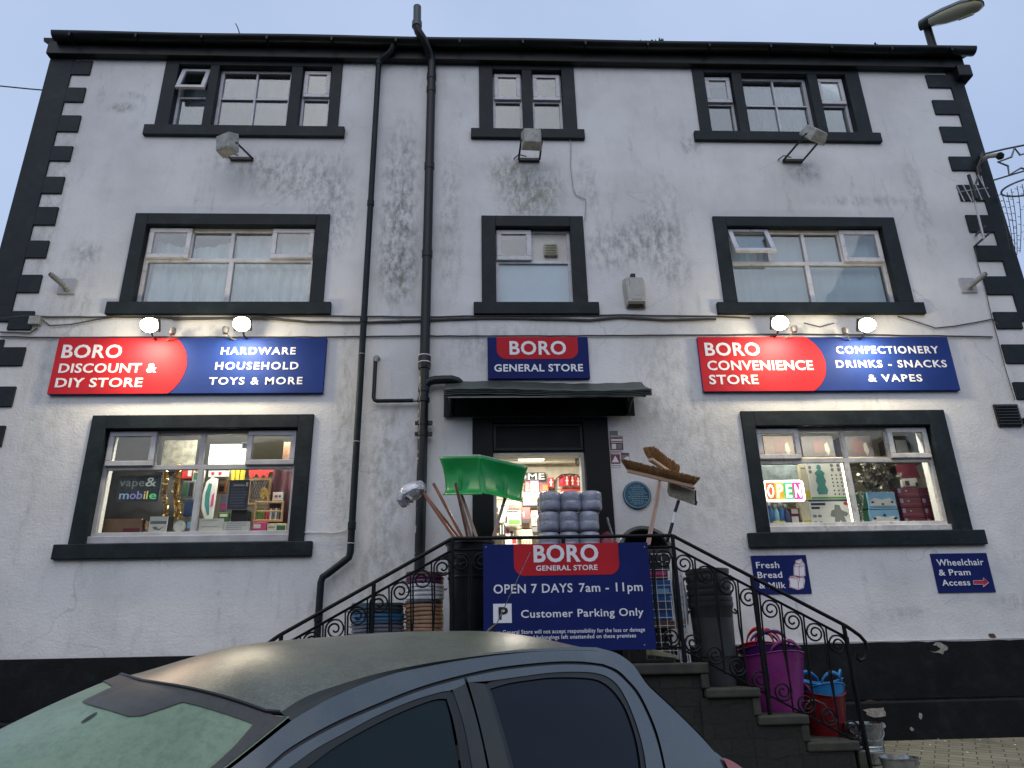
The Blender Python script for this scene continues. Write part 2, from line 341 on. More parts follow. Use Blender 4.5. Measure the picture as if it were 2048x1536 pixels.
def light(win, x0, x1, z0, z1, t=.05, y=.07, m=M_UPVC, gl=None, nm="frame", pane=True):
    g = MB(); frame_ring(g, x0, x1, z0, z1, t, y, y+.05); f = g.obj(nm, m, win, bevel=.004)
    if pane:
        q = MB(); q.box(x0+t-.005, x1-t+.005, y+.028, y+.033, z0+t-.005, z1-t+.005); q.obj("pane", gl or G_PANE, win)
    return f
def casement(win, x0, x1, z0, z1, open_=0, t=.06, m=M_UPVC, gl=None):
    y0, y1 = .035, .075; g = MB(); frame_ring(g, x0, x1, z0, z1, t, y0, y1)
    q = MB(); q.box(x0+t-.004, x1-t+.004, y0+.016, y0+.022, z0+t-.004, z1-t+.004)
    if open_:
        rm = Matrix.Translation((0, y1, z1)) @ Matrix.Rotation(-R(open_), 4, 'X') @ Matrix.Translation((0, -y1, -z1))
        g.v = [rm @ v for v in g.v]; q.v = [rm @ v for v in q.v]
    g.obj("casement", m, win, bevel=.006); q.obj("pane", gl or G_PANE, win)
def bars(win, lst, y=.072, m=M_UPVC):
    for x0, x1, z0, z1 in lst:
        g = MB(); g.box(x0, x1, y, y+.045, z0, z1); g.obj("glazing_bar", m, win, bevel=.004)
# top floor
def topwin(label, outer, hole, sill, lights):
    win = window(label, outer, hole, sill, None, None)
    for k, (kind, x0, x1) in enumerate(lights):
        if k:
            xm = lights[k-1][2]; g = MB(); g.box(xm-.006, x0+.006, -.02, .11, hole[2], hole[3]-.01); g.obj("mullion", M_DARK, win, bevel=.006)
        z0, z1 = 6.335, 7.305
        if kind == 'c' or kind == 'o':
            light(win, x0, x1, z0, z1, .035, pane=False); zt = 6.86
            bars(win, [(x0+.03, x1-.03, zt-.03, zt)])
            casement(win, x0+.02, x1-.02, zt, z1-.02, 16 if kind == 'o' else 0, .055)
            q = MB(); q.box(x0+.03, x1-.03, .098, .103, z0+.03, zt-.028); q.obj("pane", G_PANE, win)
        else:
            light(win, x0, x1, z0, z1, .045, pane=False); xm, zm = (x0+x1)/2, 6.84
            bars(win, [(xm-.013, xm+.013, z0+.045, zm-.013), (xm-.013, xm+.013, zm+.013, z1-.045), (x0+.045, x1-.045, zm-.013, zm+.013)])
            for u0, u1, v0, v1 in ((x0+.04, xm-.01, z0+.04, zm-.01),(xm+.01, x1-.04, z0+.04, zm-.01),(x0+.04, xm-.01, zm+.01, z1-.04),(xm+.01, x1-.04, zm+.01, z1-.04)):
                q = MB(); q.box(u0, u1, .098, .103, v0, v1); q.obj("pane", G_PANE, win)
    return win
topwin("top floor window with its left casement tilted open", (-4.04,-1.77,6.32,7.384), HOLES[0], (-4.15,-1.68,6.17,6.325), [('o',-3.865,-3.46),('f',-3.355,-2.415),('c',-2.285,-1.905)])
topwin("narrow top floor window of two lights", (.015,1.275,6.32,7.384), HOLES[1], (-.09,1.36,6.18,6.325), [('c',.195,.585),('c',.705,1.105)])
topwin("top floor window with net curtain in the middle light", (2.87,5.15,6.32,7.384), HOLES[2], (2.78,5.24,6.18,6.325), [('c',3.025,3.405),('f',3.525,4.44),('c',4.56,4.955)])
# middle floor
def midwin(label, outer, hole, sill, ztr, divs, xmid, kinds, base=3.86, m=M_UPVC, gl=None, ztop=None, sillboard=None):
    win = window(label, outer, hole, sill, None, None); a, b, c, d = hole; c2 = c
    if sillboard:
        g = MB(); g.box(a+.012, b-.012, .015, .10, c+.012, c+sillboard); g.obj("timber_sill", m, win, bevel=.005); c2 = c+sillboard
    light(win, a+.012, b-.012, c2+.001, d-.012, .045, pane=False, m=m)
    bars(win, [(a+.05, b-.05, ztr-.025, ztr+.025)], m=m)
    bars(win, [(xmid-.028, xmid+.028, c2+.04, ztr-.025)], m=m)
    for x in divs: bars(win, [(x-.022, x+.022, ztr+.025, d-.05)], m=m)
    ex = [a+.045]+list(divs)+[b-.045]
    for k in range(len(ex)-1):
        kd = kinds[k]; x0, x1 = ex[k]-.012, ex[k+1]+.012
        if kd == 'f': q = MB(); q.box(x0+.015, x1-.015, .098, .103, ztr, d-.04); q.obj("pane", gl or G_PANE, win)
        else: casement(win, x0+.004, x1-.004, ztr+.012, d-.028, 22 if kd == 'o' else 0, .055, m, gl)
    for x0, x1 in ((a+.04, xmid-.015), (xmid+.015, b-.04)):
        q = MB(); q.box(x0, x1, .098, .103, c2+.03, ztr-.01); q.obj("pane", gl or G_PANE, win)
    return win
midwin("first floor window hung with white net curtains", (-4.055,-1.775,3.85,5.04), HOLES[3], (-4.175,-1.68,3.70,3.855), 4.46, (-3.40,-2.92,-2.44), -2.90, 'cffc')
midwin("first floor window with a vertical blind and one open casement", (2.87,5.155,3.85,5.045), HOLES[5], (2.775,5.255,3.705,3.855), 4.44, (3.55,4.0,4.46), 3.99, 'offc')
wn_ = window("small first floor window with frosted glass and extractor vent", (.035,1.27,3.85,5.035), HOLES[4], (-.06,1.39,3.70,3.855), None, None)
light(wn_, .20, 1.11, 3.862, 4.888, .04, pane=False); bars(wn_, [(.235, 1.075, 4.425, 4.46), (.62, .65, 4.46, 4.85)])
casement(wn_, .215, .635, 4.455, 4.87, 0, .06)
g = MB(); g.box(.645, 1.08, .095, .102, 4.455, 4.855); g.obj("white_panel", mat("panel_white", (.60,.58,.53), .5, var=.1), wn_)
g = MB(); g.box(.79, .95, .05, .094, 4.53, 4.69)
for i in range(6): g.box(.805, .935, .040, .0505, 4.545+i*.023, 4.558+i*.023)
g.obj("extractor_vent", mat("vent_beige", (.36,.33,.23), .5), wn_, bevel=.003)
q = MB(); q.box(.235, 1.08, .098, .103, 3.895, 4.43); q.obj("pane", G_FILM, wn_)
# ground floor shop windows
midwin("ground floor shop window on the hardware side", (-4.095,-1.775,1.15,2.515), HOLES[6], (-4.22,-1.685,1.015,1.162), 1.965, (-3.43,-2.945,-2.46), -2.93, 'cffc', m=mat("grey_white_frame",(.40,.40,.42),.4,var=.15,scale=6), gl=G_SHOP, sillboard=.085)
midwin("ground floor shop window with an illuminated open sign", (2.88,5.19,1.17,2.52), HOLES[7], (2.775,5.30,1.03,1.182), 1.975, (3.51,4.03,4.53), 4.02, 'cffc', m=M_OLDW, gl=G_SHOP, sillboard=.075)
# doorway
M_DOORD = mat("doorway_black", (.008,.010,.011), .5, var=.2, spec=.15)
g = MB(); g.box(-.075, .144, -.028, .12, -.049, 2.46); g.box(1.126, 1.395, -.028, .12, -.049, 2.46); g.box(.144, 1.126, -.028, .12, 2.405, 2.46)
dr = g.obj("doorway", M_DOORD, bld, bevel=.006); tag(dr, "open shop doorway painted black")
g = MB(); g.box(.144, 1.126, .03, .08, 2.09, 2.405); g.obj("transom_panel", M_DOORD, dr)
g = MB(); frame_ring(g, .15, 1.12, 2.10, 2.40, .03, .015, .03); g.obj("transom_frame", M_DARK2, dr, bevel=.003)
g = MB(); g.box(1.09, 1.127, .05, .20, -.049, 2.09); g.box(.144, .178, .05, .20, -.049, 2.09); g.box(.178, 1.09, .05, .20, 2.055, 2.09); g.obj("door_frame", mat("frame_cream", (.55,.53,.47), .5), dr, bevel=.004)
g = MB(); g.box(.12, .165, .22, 1.05, -.049, 2.05); g.obj("door_leaf", mat("door_brown", (.10,.07,.055), .5), dr, bevel=.004)
# shop interior
M_INW = mat("shop_wall_cream", (.60,.57,.48), .7, var=.08); M_INC = mat("shop_ceiling", (.70,.68,.60), .7, var=.05); M_INF = mat("shop_floor_vinyl", (.25,.24,.22), .4)
g = MB(); g.box(XL+.3, XR-.3, .301, 3.9, -.2, -.05); g.obj("shop_floor", M_INF, bld)
g = MB(); g.box(XL+.3, XR-.3, .301, 3.9, 2.62, 2.75); g.obj("shop_ceiling", M_INC, bld)
g = MB(); g.box(XL+.3, XR-.3, 3.2, 3.3, -.05, 2.62); g.box(-1.0, -.9, .301, 3.2, -.05, 2.62); g.box(2.3, 2.4, .301, 3.2, -.05, 2.62); g.box(-.9, 2.3, 1.35, 1.42, 2.32, 2.62); g.obj("shop_wall", M_INW, bld)
g = MB(); g.box(XL+.3, XR-.3, .301, 3.9, 5.5, 5.6); g.box(XL+.3, XR-.3, 1.6, 1.7, 2.76, 7.6); g.obj("upper_room_wall", mat("room_grey", (.20,.21,.22), .8, var=.1), bld)
# ---------------------------------------------------------------- lettering
def glyphs(body, bold=.018, depth=.002, spacing=1.0, shear=0.0):
    cu = bpy.data.curves.new("t", 'FONT'); cu.body = body; cu.size = 1; cu.offset = bold; cu.extrude = depth; cu.space_character = spacing; cu.shear = shear
    cu.resolution_u = 3
    o = bpy.data.objects.new("t", cu); C.objects.link(o)
    dg = bpy.context.evaluated_depsgraph_get(); dg.update()
    me = bpy.data.meshes.new_from_object(o.evaluated_get(dg)); bpy.data.objects.remove(o); bpy.data.curves.remove(cu)
    return me
_cap = {}
def text(body, x0, x1, zb, cap, y, m, parent, bold=.022, depth=.003, spacing=1.07, name="lettering", shear=0.0):
    me = glyphs(body, bold, 1.0, spacing, shear)
    if bold not in _cap:
        h = glyphs("H", bold, 1.0); _cap[bold] = (min(v.co.y for v in h.vertices), max(v.co.y for v in h.vertices))
    c0, c1 = _cap[bold]
    gx0 = min(v.co.x for v in me.vertices); gx1 = max(v.co.x for v in me.vertices)
    off = wloc(parent)
    for v in me.vertices:
        x = x0+(v.co.x-gx0)/(gx1-gx0)*(x1-x0); z = zb+(v.co.y-c0)/(c1-c0)*cap; yy = y-v.co.z*depth
        v.co = Vector((x, yy, z))-off
    me.name = name; me.materials.clear(); me.materials.append(m)
    o = bpy.data.objects.new(name, me); C.objects.link(o); o.parent = parent; return o
def ptext(body, px0, px1, pyb, pyt, Y, m, parent, **k):
    pm = (px0+px1)/2
    return text(body, PX(px0, (pyb+pyt)/2, Y), PX(px1, (pyb+pyt)/2, Y), PZ(pm, pyb, Y), PZ(pm, pyt, Y)-PZ(pm, pyb, Y), Y, m, parent, **k)
SY = -.045
def fascia_sign(name_label, x0, x1, z0, z1, redtop, redmid, redbot, lines_red, lines_blue):
    t = thing("shop_sign", name_label, "shop sign", ((x0+x1)/2, 0, z0))
    g = MB(); g.box(x0, x1, SY, -.001, z0, z1); g.obj("board", M_BLUE, t, bevel=.004)
    zc = (z0+z1)/2; h = (z1-z0)/2; sag = redmid-(redtop+redbot)/2; r = (h*h+sag*sag)/(2*sag); cx = redmid-r; a0 = math.asin(h/r)
    pts = [(x0, z1), (x0, z0)]+[(cx+r*math.cos(a), zc+r*math.sin(a)) for a in [-a0+2*a0*i/24 for i in range(25)]]
    g = MB(); g.prism(pts, SY-.003, SY+.001); g.obj("red_panel", M_RED, t)
    for b, a_, c_, d_, e_ in lines_red: ptext(b, a_, c_, d_, e_, SY-.0031, M_WHITE, t)
    for b, a_, c_, d_, e_ in lines_blue: ptext(b, a_, c_, d_, e_, SY-.0001, M_WHITE, t, spacing=1.2, bold=.02)
    return t
fascia_sign("wide red and blue fascia sign reading BORO DISCOUNT & DIY STORE", -4.63*.994, -1.705*.994, 2.765*.994, 3.425*.994, PX(352,676,SY), PX(374,725,SY), PX(337,786,SY),
    [("BORO",124.5,244,716,689.5),("DISCOUNT &",118,314,745.5,727),("DIY STORE",111,285,774.5,756)],
    [("HARDWARE",442.5,591.5,709,694.8),("HOUSEHOLD",431,597,739,724.3),("TOYS & MORE",418.5,605,769,754.5)])
fascia_sign("wide red and blue fascia sign reading BORO CONVENIENCE STORE", 2.505*.994, 5.46*.994, 2.76*.994, 3.425*.994, PX(1608,674,SY), PX(1650.5,725,SY), PX(1629,780,SY),
    [("BORO",1409.5,1519,711.5,685.5),("CONVENIENCE",1414.5,1626,740.3,721.3),("STORE",1418,1516.5,768.6,749.8)],
    [("CONFECTIONERY",1672,1877,707,692.5),("DRINKS - SNACKS",1671.8,1893,735,720.5),("& VAPES",1736,1844,763.3,749)])
t = thing("shop_sign", "small blue sign over the door reading BORO GENERAL STORE on a red tab", "shop sign", (.66, 0, 2.9))
x0, x1, z0, z1 = .096, 1.232, 2.905, 3.41
g = MB(); g.box(x0, x1, SY, -.001, z0, z1); g.obj("board", M_NAVY, t, bevel=.004)
g = MB(); g.prism(rrect(PX(993.5,700,SY), PX(1156,700,SY), PZ(1075,718,SY), z1-.001, .11, 6, (1,1,0,0)), SY-.003, SY+.001); g.obj("red_panel", M_RED, t)
ptext("BORO", 1019, 1132, 709.5, 682.3, SY-.0031, M_WHITE, t); ptext("GENERAL STORE", 988.5, 1166, 743, 728.5, SY-.0001, M_WHITE, t)
# small wall signs
M_PINK = mat("sign_line_red", (.45,.03,.05), .4)
def wall_sign(label, pts, lines):
    a = [P(*p, -.012) for p in pts]; x0 = (a[0].x+a[3].x)/2; x1 = (a[1].x+a[2].x)/2; z1 = (a[0].z+a[1].z)/2; z0 = (a[2].z+a[3].z)/2
    t = thing("wall_sign", label, "sign", ((x0+x1)/2, 0, z0))
    g = MB(); g.box(x0, x1, -.012, -.0005, z0, z1); g.obj("board", M_NAVY, t, bevel=.002)
    for b, c, d, e, f in lines: ptext(b, c, d, e, f, -.0121, M_WHITE, t, bold=.012)
    return t
def ppoly(pts, ox, oy, s, Y): return [(PX(ox+x*s, oy+y*s, Y), PZ(ox+x*s, oy+y*s, Y)) for x, y in pts]
t = wall_sign("navy wall sign reading Fresh Bread & Milk with carton and loaf drawings", [(1502,1112),(1612,1109),(1624,1187),(1512,1189)],
    [("Fresh",1512,1558,1136.3,1123.7),("Bread",1515,1564,1156,1143.3),("& Milk",1518,1571,1176.6,1164.7)])
S4 = .29297
carton = [(478,1135),(488,1115),(490,1100),(525,1088),(532,1100),(548,1125),(552,1195),(515,1207),(478,1190)]
loaf = [(445,1225),(455,1207),(490,1203),(540,1212),(548,1232),(540,1280),(505,1293),(450,1275),(452,1245)]
for nm, pl, lines in (("milk_carton_drawing", carton, [[(478,1135),(512,1140),(515,1205)],[(512,1140),(548,1127)],[(488,1116),(520,1120),(534,1102)],[(478,1135),(490,1112),(520,1120),(512,1140)]]),
                      ("loaf_drawing", loaf, [[(490,1205),(512,1212),(516,1232),(506,1245),(508,1290)],[(455,1210),(495,1215),(505,1230)]])):
    cx = sum(p[0] for p in pl)/len(pl); cy = sum(p[1] for p in pl)/len(pl)
    g = MB(); g.prism(ppoly([(cx+(x-cx)*1.09, cy+(y-cy)*1.09) for x, y in pl], 1448, 800, S4, -.012), -.0135, -.0119); o = g.obj(nm, M_WHITE, t)
    g = MB(); pp = [Vector((x, -.0150, z)) for x, z in ppoly(pl, 1448, 800, S4, -.0138)]; g.tube(pp, .0022, 4, closed=True)
    for l in lines: g.tube([Vector((x, -.0150, z)) for x, z in ppoly(l, 1448, 800, S4, -.0138)], .0022, 4)
    g.obj("outline", M_PINK, o)
t = wall_sign("navy wall sign reading Wheelchair & Pram Access with a red arrow", [(1861,1107),(1976,1106),(1989,1184),(1877,1186)],
    [("Wheelchair",1873,1966.7,1131,1118),("& Pram",1877,1940.3,1150.8,1138.5),("Access",1883.7,1939.7,1171.2,1159)])
arr = [(1703,1232),(1770,1232),(1770,1213),(1808,1245),(1770,1276),(1770,1258),(1703,1258)]
g = MB(); g.prism(ppoly(arr, 1448, 800, S4, -.012), -.014, -.0119); o = g.obj("arrow", M_PINK, t)
g = MB(); g.tube([Vector((x, -.0142, z)) for x, z in ppoly(arr, 1448, 800, S4, -.014)], .0018, 4, closed=True); g.obj("outline", M_WHITE, o)
# blue plaque and stickers
pc = P(1274, 990, -.02); t = thing("blue_plaque", "round blue heritage plaque on the wall beside the doorway", "plaque", (pc.x, 0, pc.z))
rp = Matrix.Rotation(R(90), 4, 'X')
g = MB(); g.lathe([(.148,0),(.148,.02),(.144,.024)], (pc.x, -.001, pc.z), 40, rp); g.obj("disc", mat("plaque_blue", (.012,.085,.15), .4, var=.2, scale=30), t, smooth=True)
g = MB(); g.tube([(pc.x+.134*math.cos(R(a)), -.025, pc.z+.134*math.sin(R(a))) for a in range(0, 360, 10)], .0035, 6, closed=True); g.obj("rim_line", mat("plaque_pale", (.25,.36,.42), .5), t, smooth=True)
g = MB()
for i, wd in enumerate((.05,.14,.10,.17,.19,.15,.20,.17,.12,.15,.08)):
    z = pc.z+.095-i*.019; x = pc.x-wd/2
    while x < pc.x+wd/2: l = random.uniform(.012,.035); g.box(x, x+l, -.0255, -.0235, z-.003, z+.003); x += l+.007
g.obj("inscription", mat("plaque_pale", (1,1,1)), t)
M_MAR = mat("sticker_maroon", (.14,.012,.028), .4); M_STW = mat("sticker_white", (.66,.64,.64), .4, var=.05); M_STG = mat("sticker_grey", (.16,.15,.17), .4)
S3 = .16602
def sticker(label, quad, col, details, cat="sticker"):
    p = [P(1180+x*S3, 850+y*S3, -.004) for x, y in quad]; x0, x1 = p[0].x, p[1].x; z1, z0 = p[0].z, p[1].z
    t = thing("warning_sticker", label, cat, ((x0+x1)/2, 0, z0)); g = MB(); g.box(x0, x1, -.004, -.0005, z0, z1); g.obj("backing", col, t)
    for pl, m, nm in details:
        g = MB(); g.prism(ppoly(pl, 1180, 850, S3, -.005), -.0062, -.0039); g.obj(nm, m, t)
def rq(a, b, c, d): return [(a,b),(c,b),(c,d),(a,d)]
sticker("grey and white notice at the top of the stickers by the door", [(235,70),(398,152)], M_STG, [(rq(335,72,396,146), M_STW, "white_block"), (rq(250,130,390,140), M_STW, "text_line")])
sticker("maroon notice with white heading and two picture blocks", [(238,158),(404,300)], M_MAR, [(rq(252,168,388,192), M_STW, "heading"), (rq(252,204,388,212), M_STW, "text_line"), (rq(262,228,316,288), M_STW, "picture_block"), (rq(330,228,384,288), M_STG, "picture_block")])
sticker("narrow white strip sticker below the maroon notice", [(245,304),(408,328)], M_STW, [(rq(255,311,400,315), M_STG, "text_line"), (rq(255,319,380,322), M_STG, "text_line")])
sticker("maroon sticker with a white warning triangle", [(248,336),(366,466)], M_MAR, [([(262,450),(304,368),(352,450)], M_STW, "triangle"), (rq(255,342,360,352), M_STW, "text_line")])
sticker("white sticker below the warning triangle", [(256,470),(380,506)], M_STW, [(rq(272,480,284,494), M_STG, "symbol"), (rq(292,484,370,490), M_STG, "text_line")])
sticker("grey sticker with a camera picture beside the warning triangle", [(370,340),(480,448)], M_STG, [(rq(372,336,468,356), M_MAR, "heading"), ([(380,420),(450,376),(472,390),(472,440),(388,440)], M_STW, "camera_picture")])
# ---------------------------------------------------------------- pipes
PYY = -.09
def pp_(px, py, Y=PYY): v = P(px, py, Y); return v
t = thing("rainwater_pipe", "slim dark green rainwater downpipe with offset bends", "downpipe", (-1.29, PYY, .3))
xa = -1.29
swan = [(-1.11,-.17,7.60),(-1.11,-.165,7.50),(-1.15,-.14,7.44),(-1.25,-.10,7.385),(xa,PYY,7.33)]
g = MB(); g.tube(swan, .037, 12); g.obj("swan_neck", M_DARK, t, smooth=True)
g = MB(); g.tube([(xa,PYY,7.34),(xa,PYY,5.2),(xa,PYY,3.6)], .035, 12); g.obj("pipe", M_DARK, t, smooth=True)
g = MB(); g.tube([(xa,PYY,3.6),(xa,PYY,1.04),(xa-.012,PYY,.985),(xa-.05,PYY,.955),(-1.50,PYY,.83),(-1.545,PYY,.80),(-1.56,PYY,.75),(-1.56,PYY,.3),(-1.56,PYY,-.75)], .0352, 12); g.obj("pipe", M_DARK, t, smooth=True)
for z, xx in ((7.31,xa),(5.15,xa),(3.6,xa),(1.30,xa),(.42,-1.56)):
    g = MB(); g.lathe([(.036,-.04),(.042,-.035),(.042,.035),(.036,.04)], (xx, PYY, z), 14); g.obj("collar", M_DARK, t, smooth=True)
M_TAPE = mat("white_tie", (.6,.6,.58), .6)
for px, py in ((720,709),(706,884),(700,1087)):
    z = pp_(px, py).z; g = MB(); g.tube([(xa+.038*math.cos(R(a)), PYY+.038*math.sin(R(a)), z) for a in range(0, 360, 24)], .004, 5, closed=True); g.obj("cable_tie", M_TAPE, t)
xs_ = -.60
t = thing("soil_pipe", "thick black soil pipe with vent top rising past the gutter", "soil pipe", (xs_, PYY, 0))
M_SOIL = mat("soil_pipe_black", (.010,.013,.0135), .34, var=.25, scale=6, spec=.28); M_SOILG = mat("soil_pipe_green", (.026,.040,.040), .35, var=.25)
g = MB(); g.tube([(xs_,PYY,7.26),(xs_,PYY,5.5),(xs_,PYY,3.2)], .055, 16); g.obj("pipe", M_SOIL, t, smooth=True)
g = MB(); g.tube([(xs_,PYY,3.2),(xs_,PYY,1.6),(xs_,PYY,-.05)], .0535, 16); g.obj("cast_pipe", M_SOIL, t, smooth=True)
g = MB(); g.tube([(xs_,PYY,7.25),(xs_,PYY,7.36),(xs_-.03,PYY-.05,7.44),(xs_-.10,PYY-.15,7.56),(xs_-.17,PYY-.19,7.66),(xs_-.19,PYY-.20,7.74)], .055, 16); g.obj("offset_bend", M_SOIL, t, smooth=True)
vx, vy = xs_-.19, PYY-.20
zv = PZ(833, 14, vy)
g = MB(); g.tube([(vx,vy,7.72),(vx,vy,7.9),(vx-.004,vy,zv)], .052, 16); g.obj("vent_stub", M_SOILG, t, smooth=True)
g = MB(); g.lathe([(.054,-.06),(.066,-.05),(.066,.03),(.056,.04)], (vx,vy,7.78), 16); g.obj("collar", M_SOILG, t, smooth=True)
for py in (154,180,333,508):
    z = PZ(858, py, PYY); g = MB(); g.lathe([(.055,-.05),(.062,-.045),(.062,.045),(.055,.05)], (xs_,PYY,z), 18); g.obj("collar", M_SOIL, t, smooth=True)
zc = PZ(853, 722, PYY)
g = MB(); g.lathe([(.056,-.10),(.066,-.095),(.07,-.06),(.07,.055),(.064,.07),(.056,.07)], (xs_,PYY,zc), 20); g.obj("collar", M_SOIL, t, smooth=True)
for dz in (.055,-.025):
    g = MB(); g.tube([(xs_+.070*math.cos(R(a)), PYY+.070*math.sin(R(a)), zc+dz) for a in range(0, 360, 20)], .006, 6, closed=True); g.obj("white_seal", M_WHITE, t, smooth=True)
for py, rr in ((780,.062),(800,.066),(846,.06),(868,.06)):
    z = PZ(850, py, PYY); g = MB(); g.lathe([(.054,-.03),(rr,-.025),(rr,.025),(.054,.03)], (xs_,PYY,z), 16)
    if py > 840: g.box(xs_+.05, xs_+.10, PYY-.02, PYY+.03, z-.02, z+.02); g.box(xs_-.085, xs_-.05, PYY-.02, PYY+.03, z-.015, z+.015)
    g.obj("collar", M_SOIL, t, smooth=True)
bz = PZ(880, 760, PYY)
g = MB(); g.tube([(xs_,PYY,bz-.09),(xs_+.05,PYY,bz-.02),(xs_+.12,PYY,bz),(xs_+.30,PYY,bz+.005),(xs_+.36,PYY+.01,bz-.01),(xs_+.385,PYY+.05,bz-.02),(xs_+.39,.02,bz-.02)], .048, 14); g.obj("branch_pipe", M_SOIL, t, smooth=True)
M_FLAKE = mat("flaked_pale_paint", (.5,.48,.44), .7, var=.2)
g = MB(); ang = R(205)
for k in range(70):
    z = random.choice([random.uniform(2.2,2.95), random.uniform(.4,2.2)]); a = R(random.gauss(205, 9)); hh = random.uniform(.008, .05)
    p = Vector((xs_+.0545*math.cos(a), PYY+.0545*math.sin(a), z)); q = Vector((-math.sin(a), math.cos(a), 0))*random.uniform(.003,.008)
    g.add([p-q, p+q, p+q*.6+Vector((0,0,hh)), p-q*.8+Vector((0,0,hh))], [(0,1,2,3)])
o = g.obj("paint_flakes", M_FLAKE, t); tag(o, kind="stuff")
t = thing("waste_pipe", "thin black L shaped waste pipe running into the soil pipe", "waste pipe", (-1.13, -.06, 2.63))
a, b = P(751,716,-.07), P(747,802,-.07); c = P(845,801,-.07)
g = MB(); g.tube([(-1.14,-.07,a.z-.03),(-1.14,-.07,b.z+.04),(-1.13,-.07,b.z+.012),(-1.10,-.07,b.z),(c.x-.10,-.07,c.z+.0)], .022, 10); g.obj("pipe", M_BLACKPL, t, smooth=True)
g = MB(); g.tube([(c.x-.11,-.07,c.z),(xs_-.04,-.07,c.z+.003)], .018, 10); g.obj("pipe_end", M_GREYW, t, smooth=True)
g = MB(); g.tube([(-1.14,-.07,a.z-.045),(-1.14,-.07,a.z),(-1.135,-.05,a.z+.02),(-1.12,.02,a.z+.02)], .027, 10); g.obj("elbow", M_GREYW, t, smooth=True)
# ---------------------------------------------------------------- cables on the wall
def cable(label, pts, r, Y=-.018, m=None, nm="wall_cable", jit=.006):
    ps = []
    for (x0, y0), (x1, y1) in zip(pts, pts[1:]):
        n = max(2, int(abs(x1-x0)+abs(y1-y0))//25)
        for i in range(n):
            f = i/n; v = P(x0+(x1-x0)*f, y0+(y1-y0)*f, Y); v.z += random.uniform(-jit, jit)*.5; ps.append(v)
    ps.append(P(*pts[-1], Y)); g = MB(); g.tube(ps, r, 6); o = g.obj(nm, m or M_CABLE, None, smooth=True); tag(o, label, "cable"); return o
cable("grey cable running along the wall just under the first floor sills", [(0,637),(60,632),(100,634),(225,634),(400,636),(640,632),(735,633),(850,634),(960,632),(1240,630),(1430,633),(1500,636)], .010)
cable("thick sagging cable pair between the two halves of the wall", [(345,638),(520,636),(620,644),(735,645),(848,641),(950,636),(1020,636),(1180,640),(1240,634),(1330,640),(1432,638)], .014)
cable("loose cable drooping over the left sign beside the junction box", [(85,640),(100,651),(140,649),(190,640),(230,634)], .007, jit=.002)
cable("second loose cable drooping from the junction box", [(75,656),(60,666),(0,664)], .008, jit=.003)
cable("long grey cable along the tops of the shop signs", [(0,673),(95,675),(300,674),(660,674),(735,673),(850,672),(1050,672),(1400,670),(1600,668),(1900,672),(1985,674)], .009, Y=-.02)
cable("cable looping between the right hand floodlights", [(1608,646),(1640,654),(1668,646)], .007, Y=-.03, jit=.001)
cable("thin cable sagging right of the last floodlight", [(1795,633),(1830,643),(1870,656),(1910,652),(1950,645),(1985,638),(1996,650)], .007, jit=.002)
cable("painted cable curving down the wall from the top middle window", [(1135,262),(1142,285),(1141,330),(1146,375),(1152,390),(1172,399),(1170,440)], .006, m=M_CABLEL, jit=.002)
cable("thin black cable down the right side of the wall below the aerial", [(1950,492),(1955,525),(1970,575),(1985,640),(1996,680),(2010,735),(2030,800)], .005, jit=.002)
cable("white cable from the left shop window to the downpipe", [(580,1064),(640,1065),(665,1066),(690,1062),(702,1055)], .005, m=M_TAPE, jit=.002)
p = P(68, 640, -.05); o = MB().box(p.x-.06, p.x+.06, -.055, -.001, p.z-.05, p.z+.05).obj("junction_box", M_GREYW, None, bevel=.006); tag(o, "small square pale junction box at the left quoins", "junction box")
p = P(2017, 830, -.03); t = thing("air_vent", "dark slatted air vent at the right edge of the wall", "vent", (p.x, 0, p.z))
g = MB(); g.box(p.x-.135, p.x+.135, -.03, -.001, p.z-.13, p.z+.13); g.obj("vent_frame", M_BLACKPL, t, bevel=.004)
for i in range(7):
    z = p.z-.115+i*.035; g = MB(); g.add([(p.x-.13,-.046,z),(p.x+.13,-.046,z),(p.x+.13,-.031,z+.03),(p.x-.13,-.031,z+.03)], [(0,1,2,3)]); g.obj("slat", M_BLACKPL, t, solid=.004)
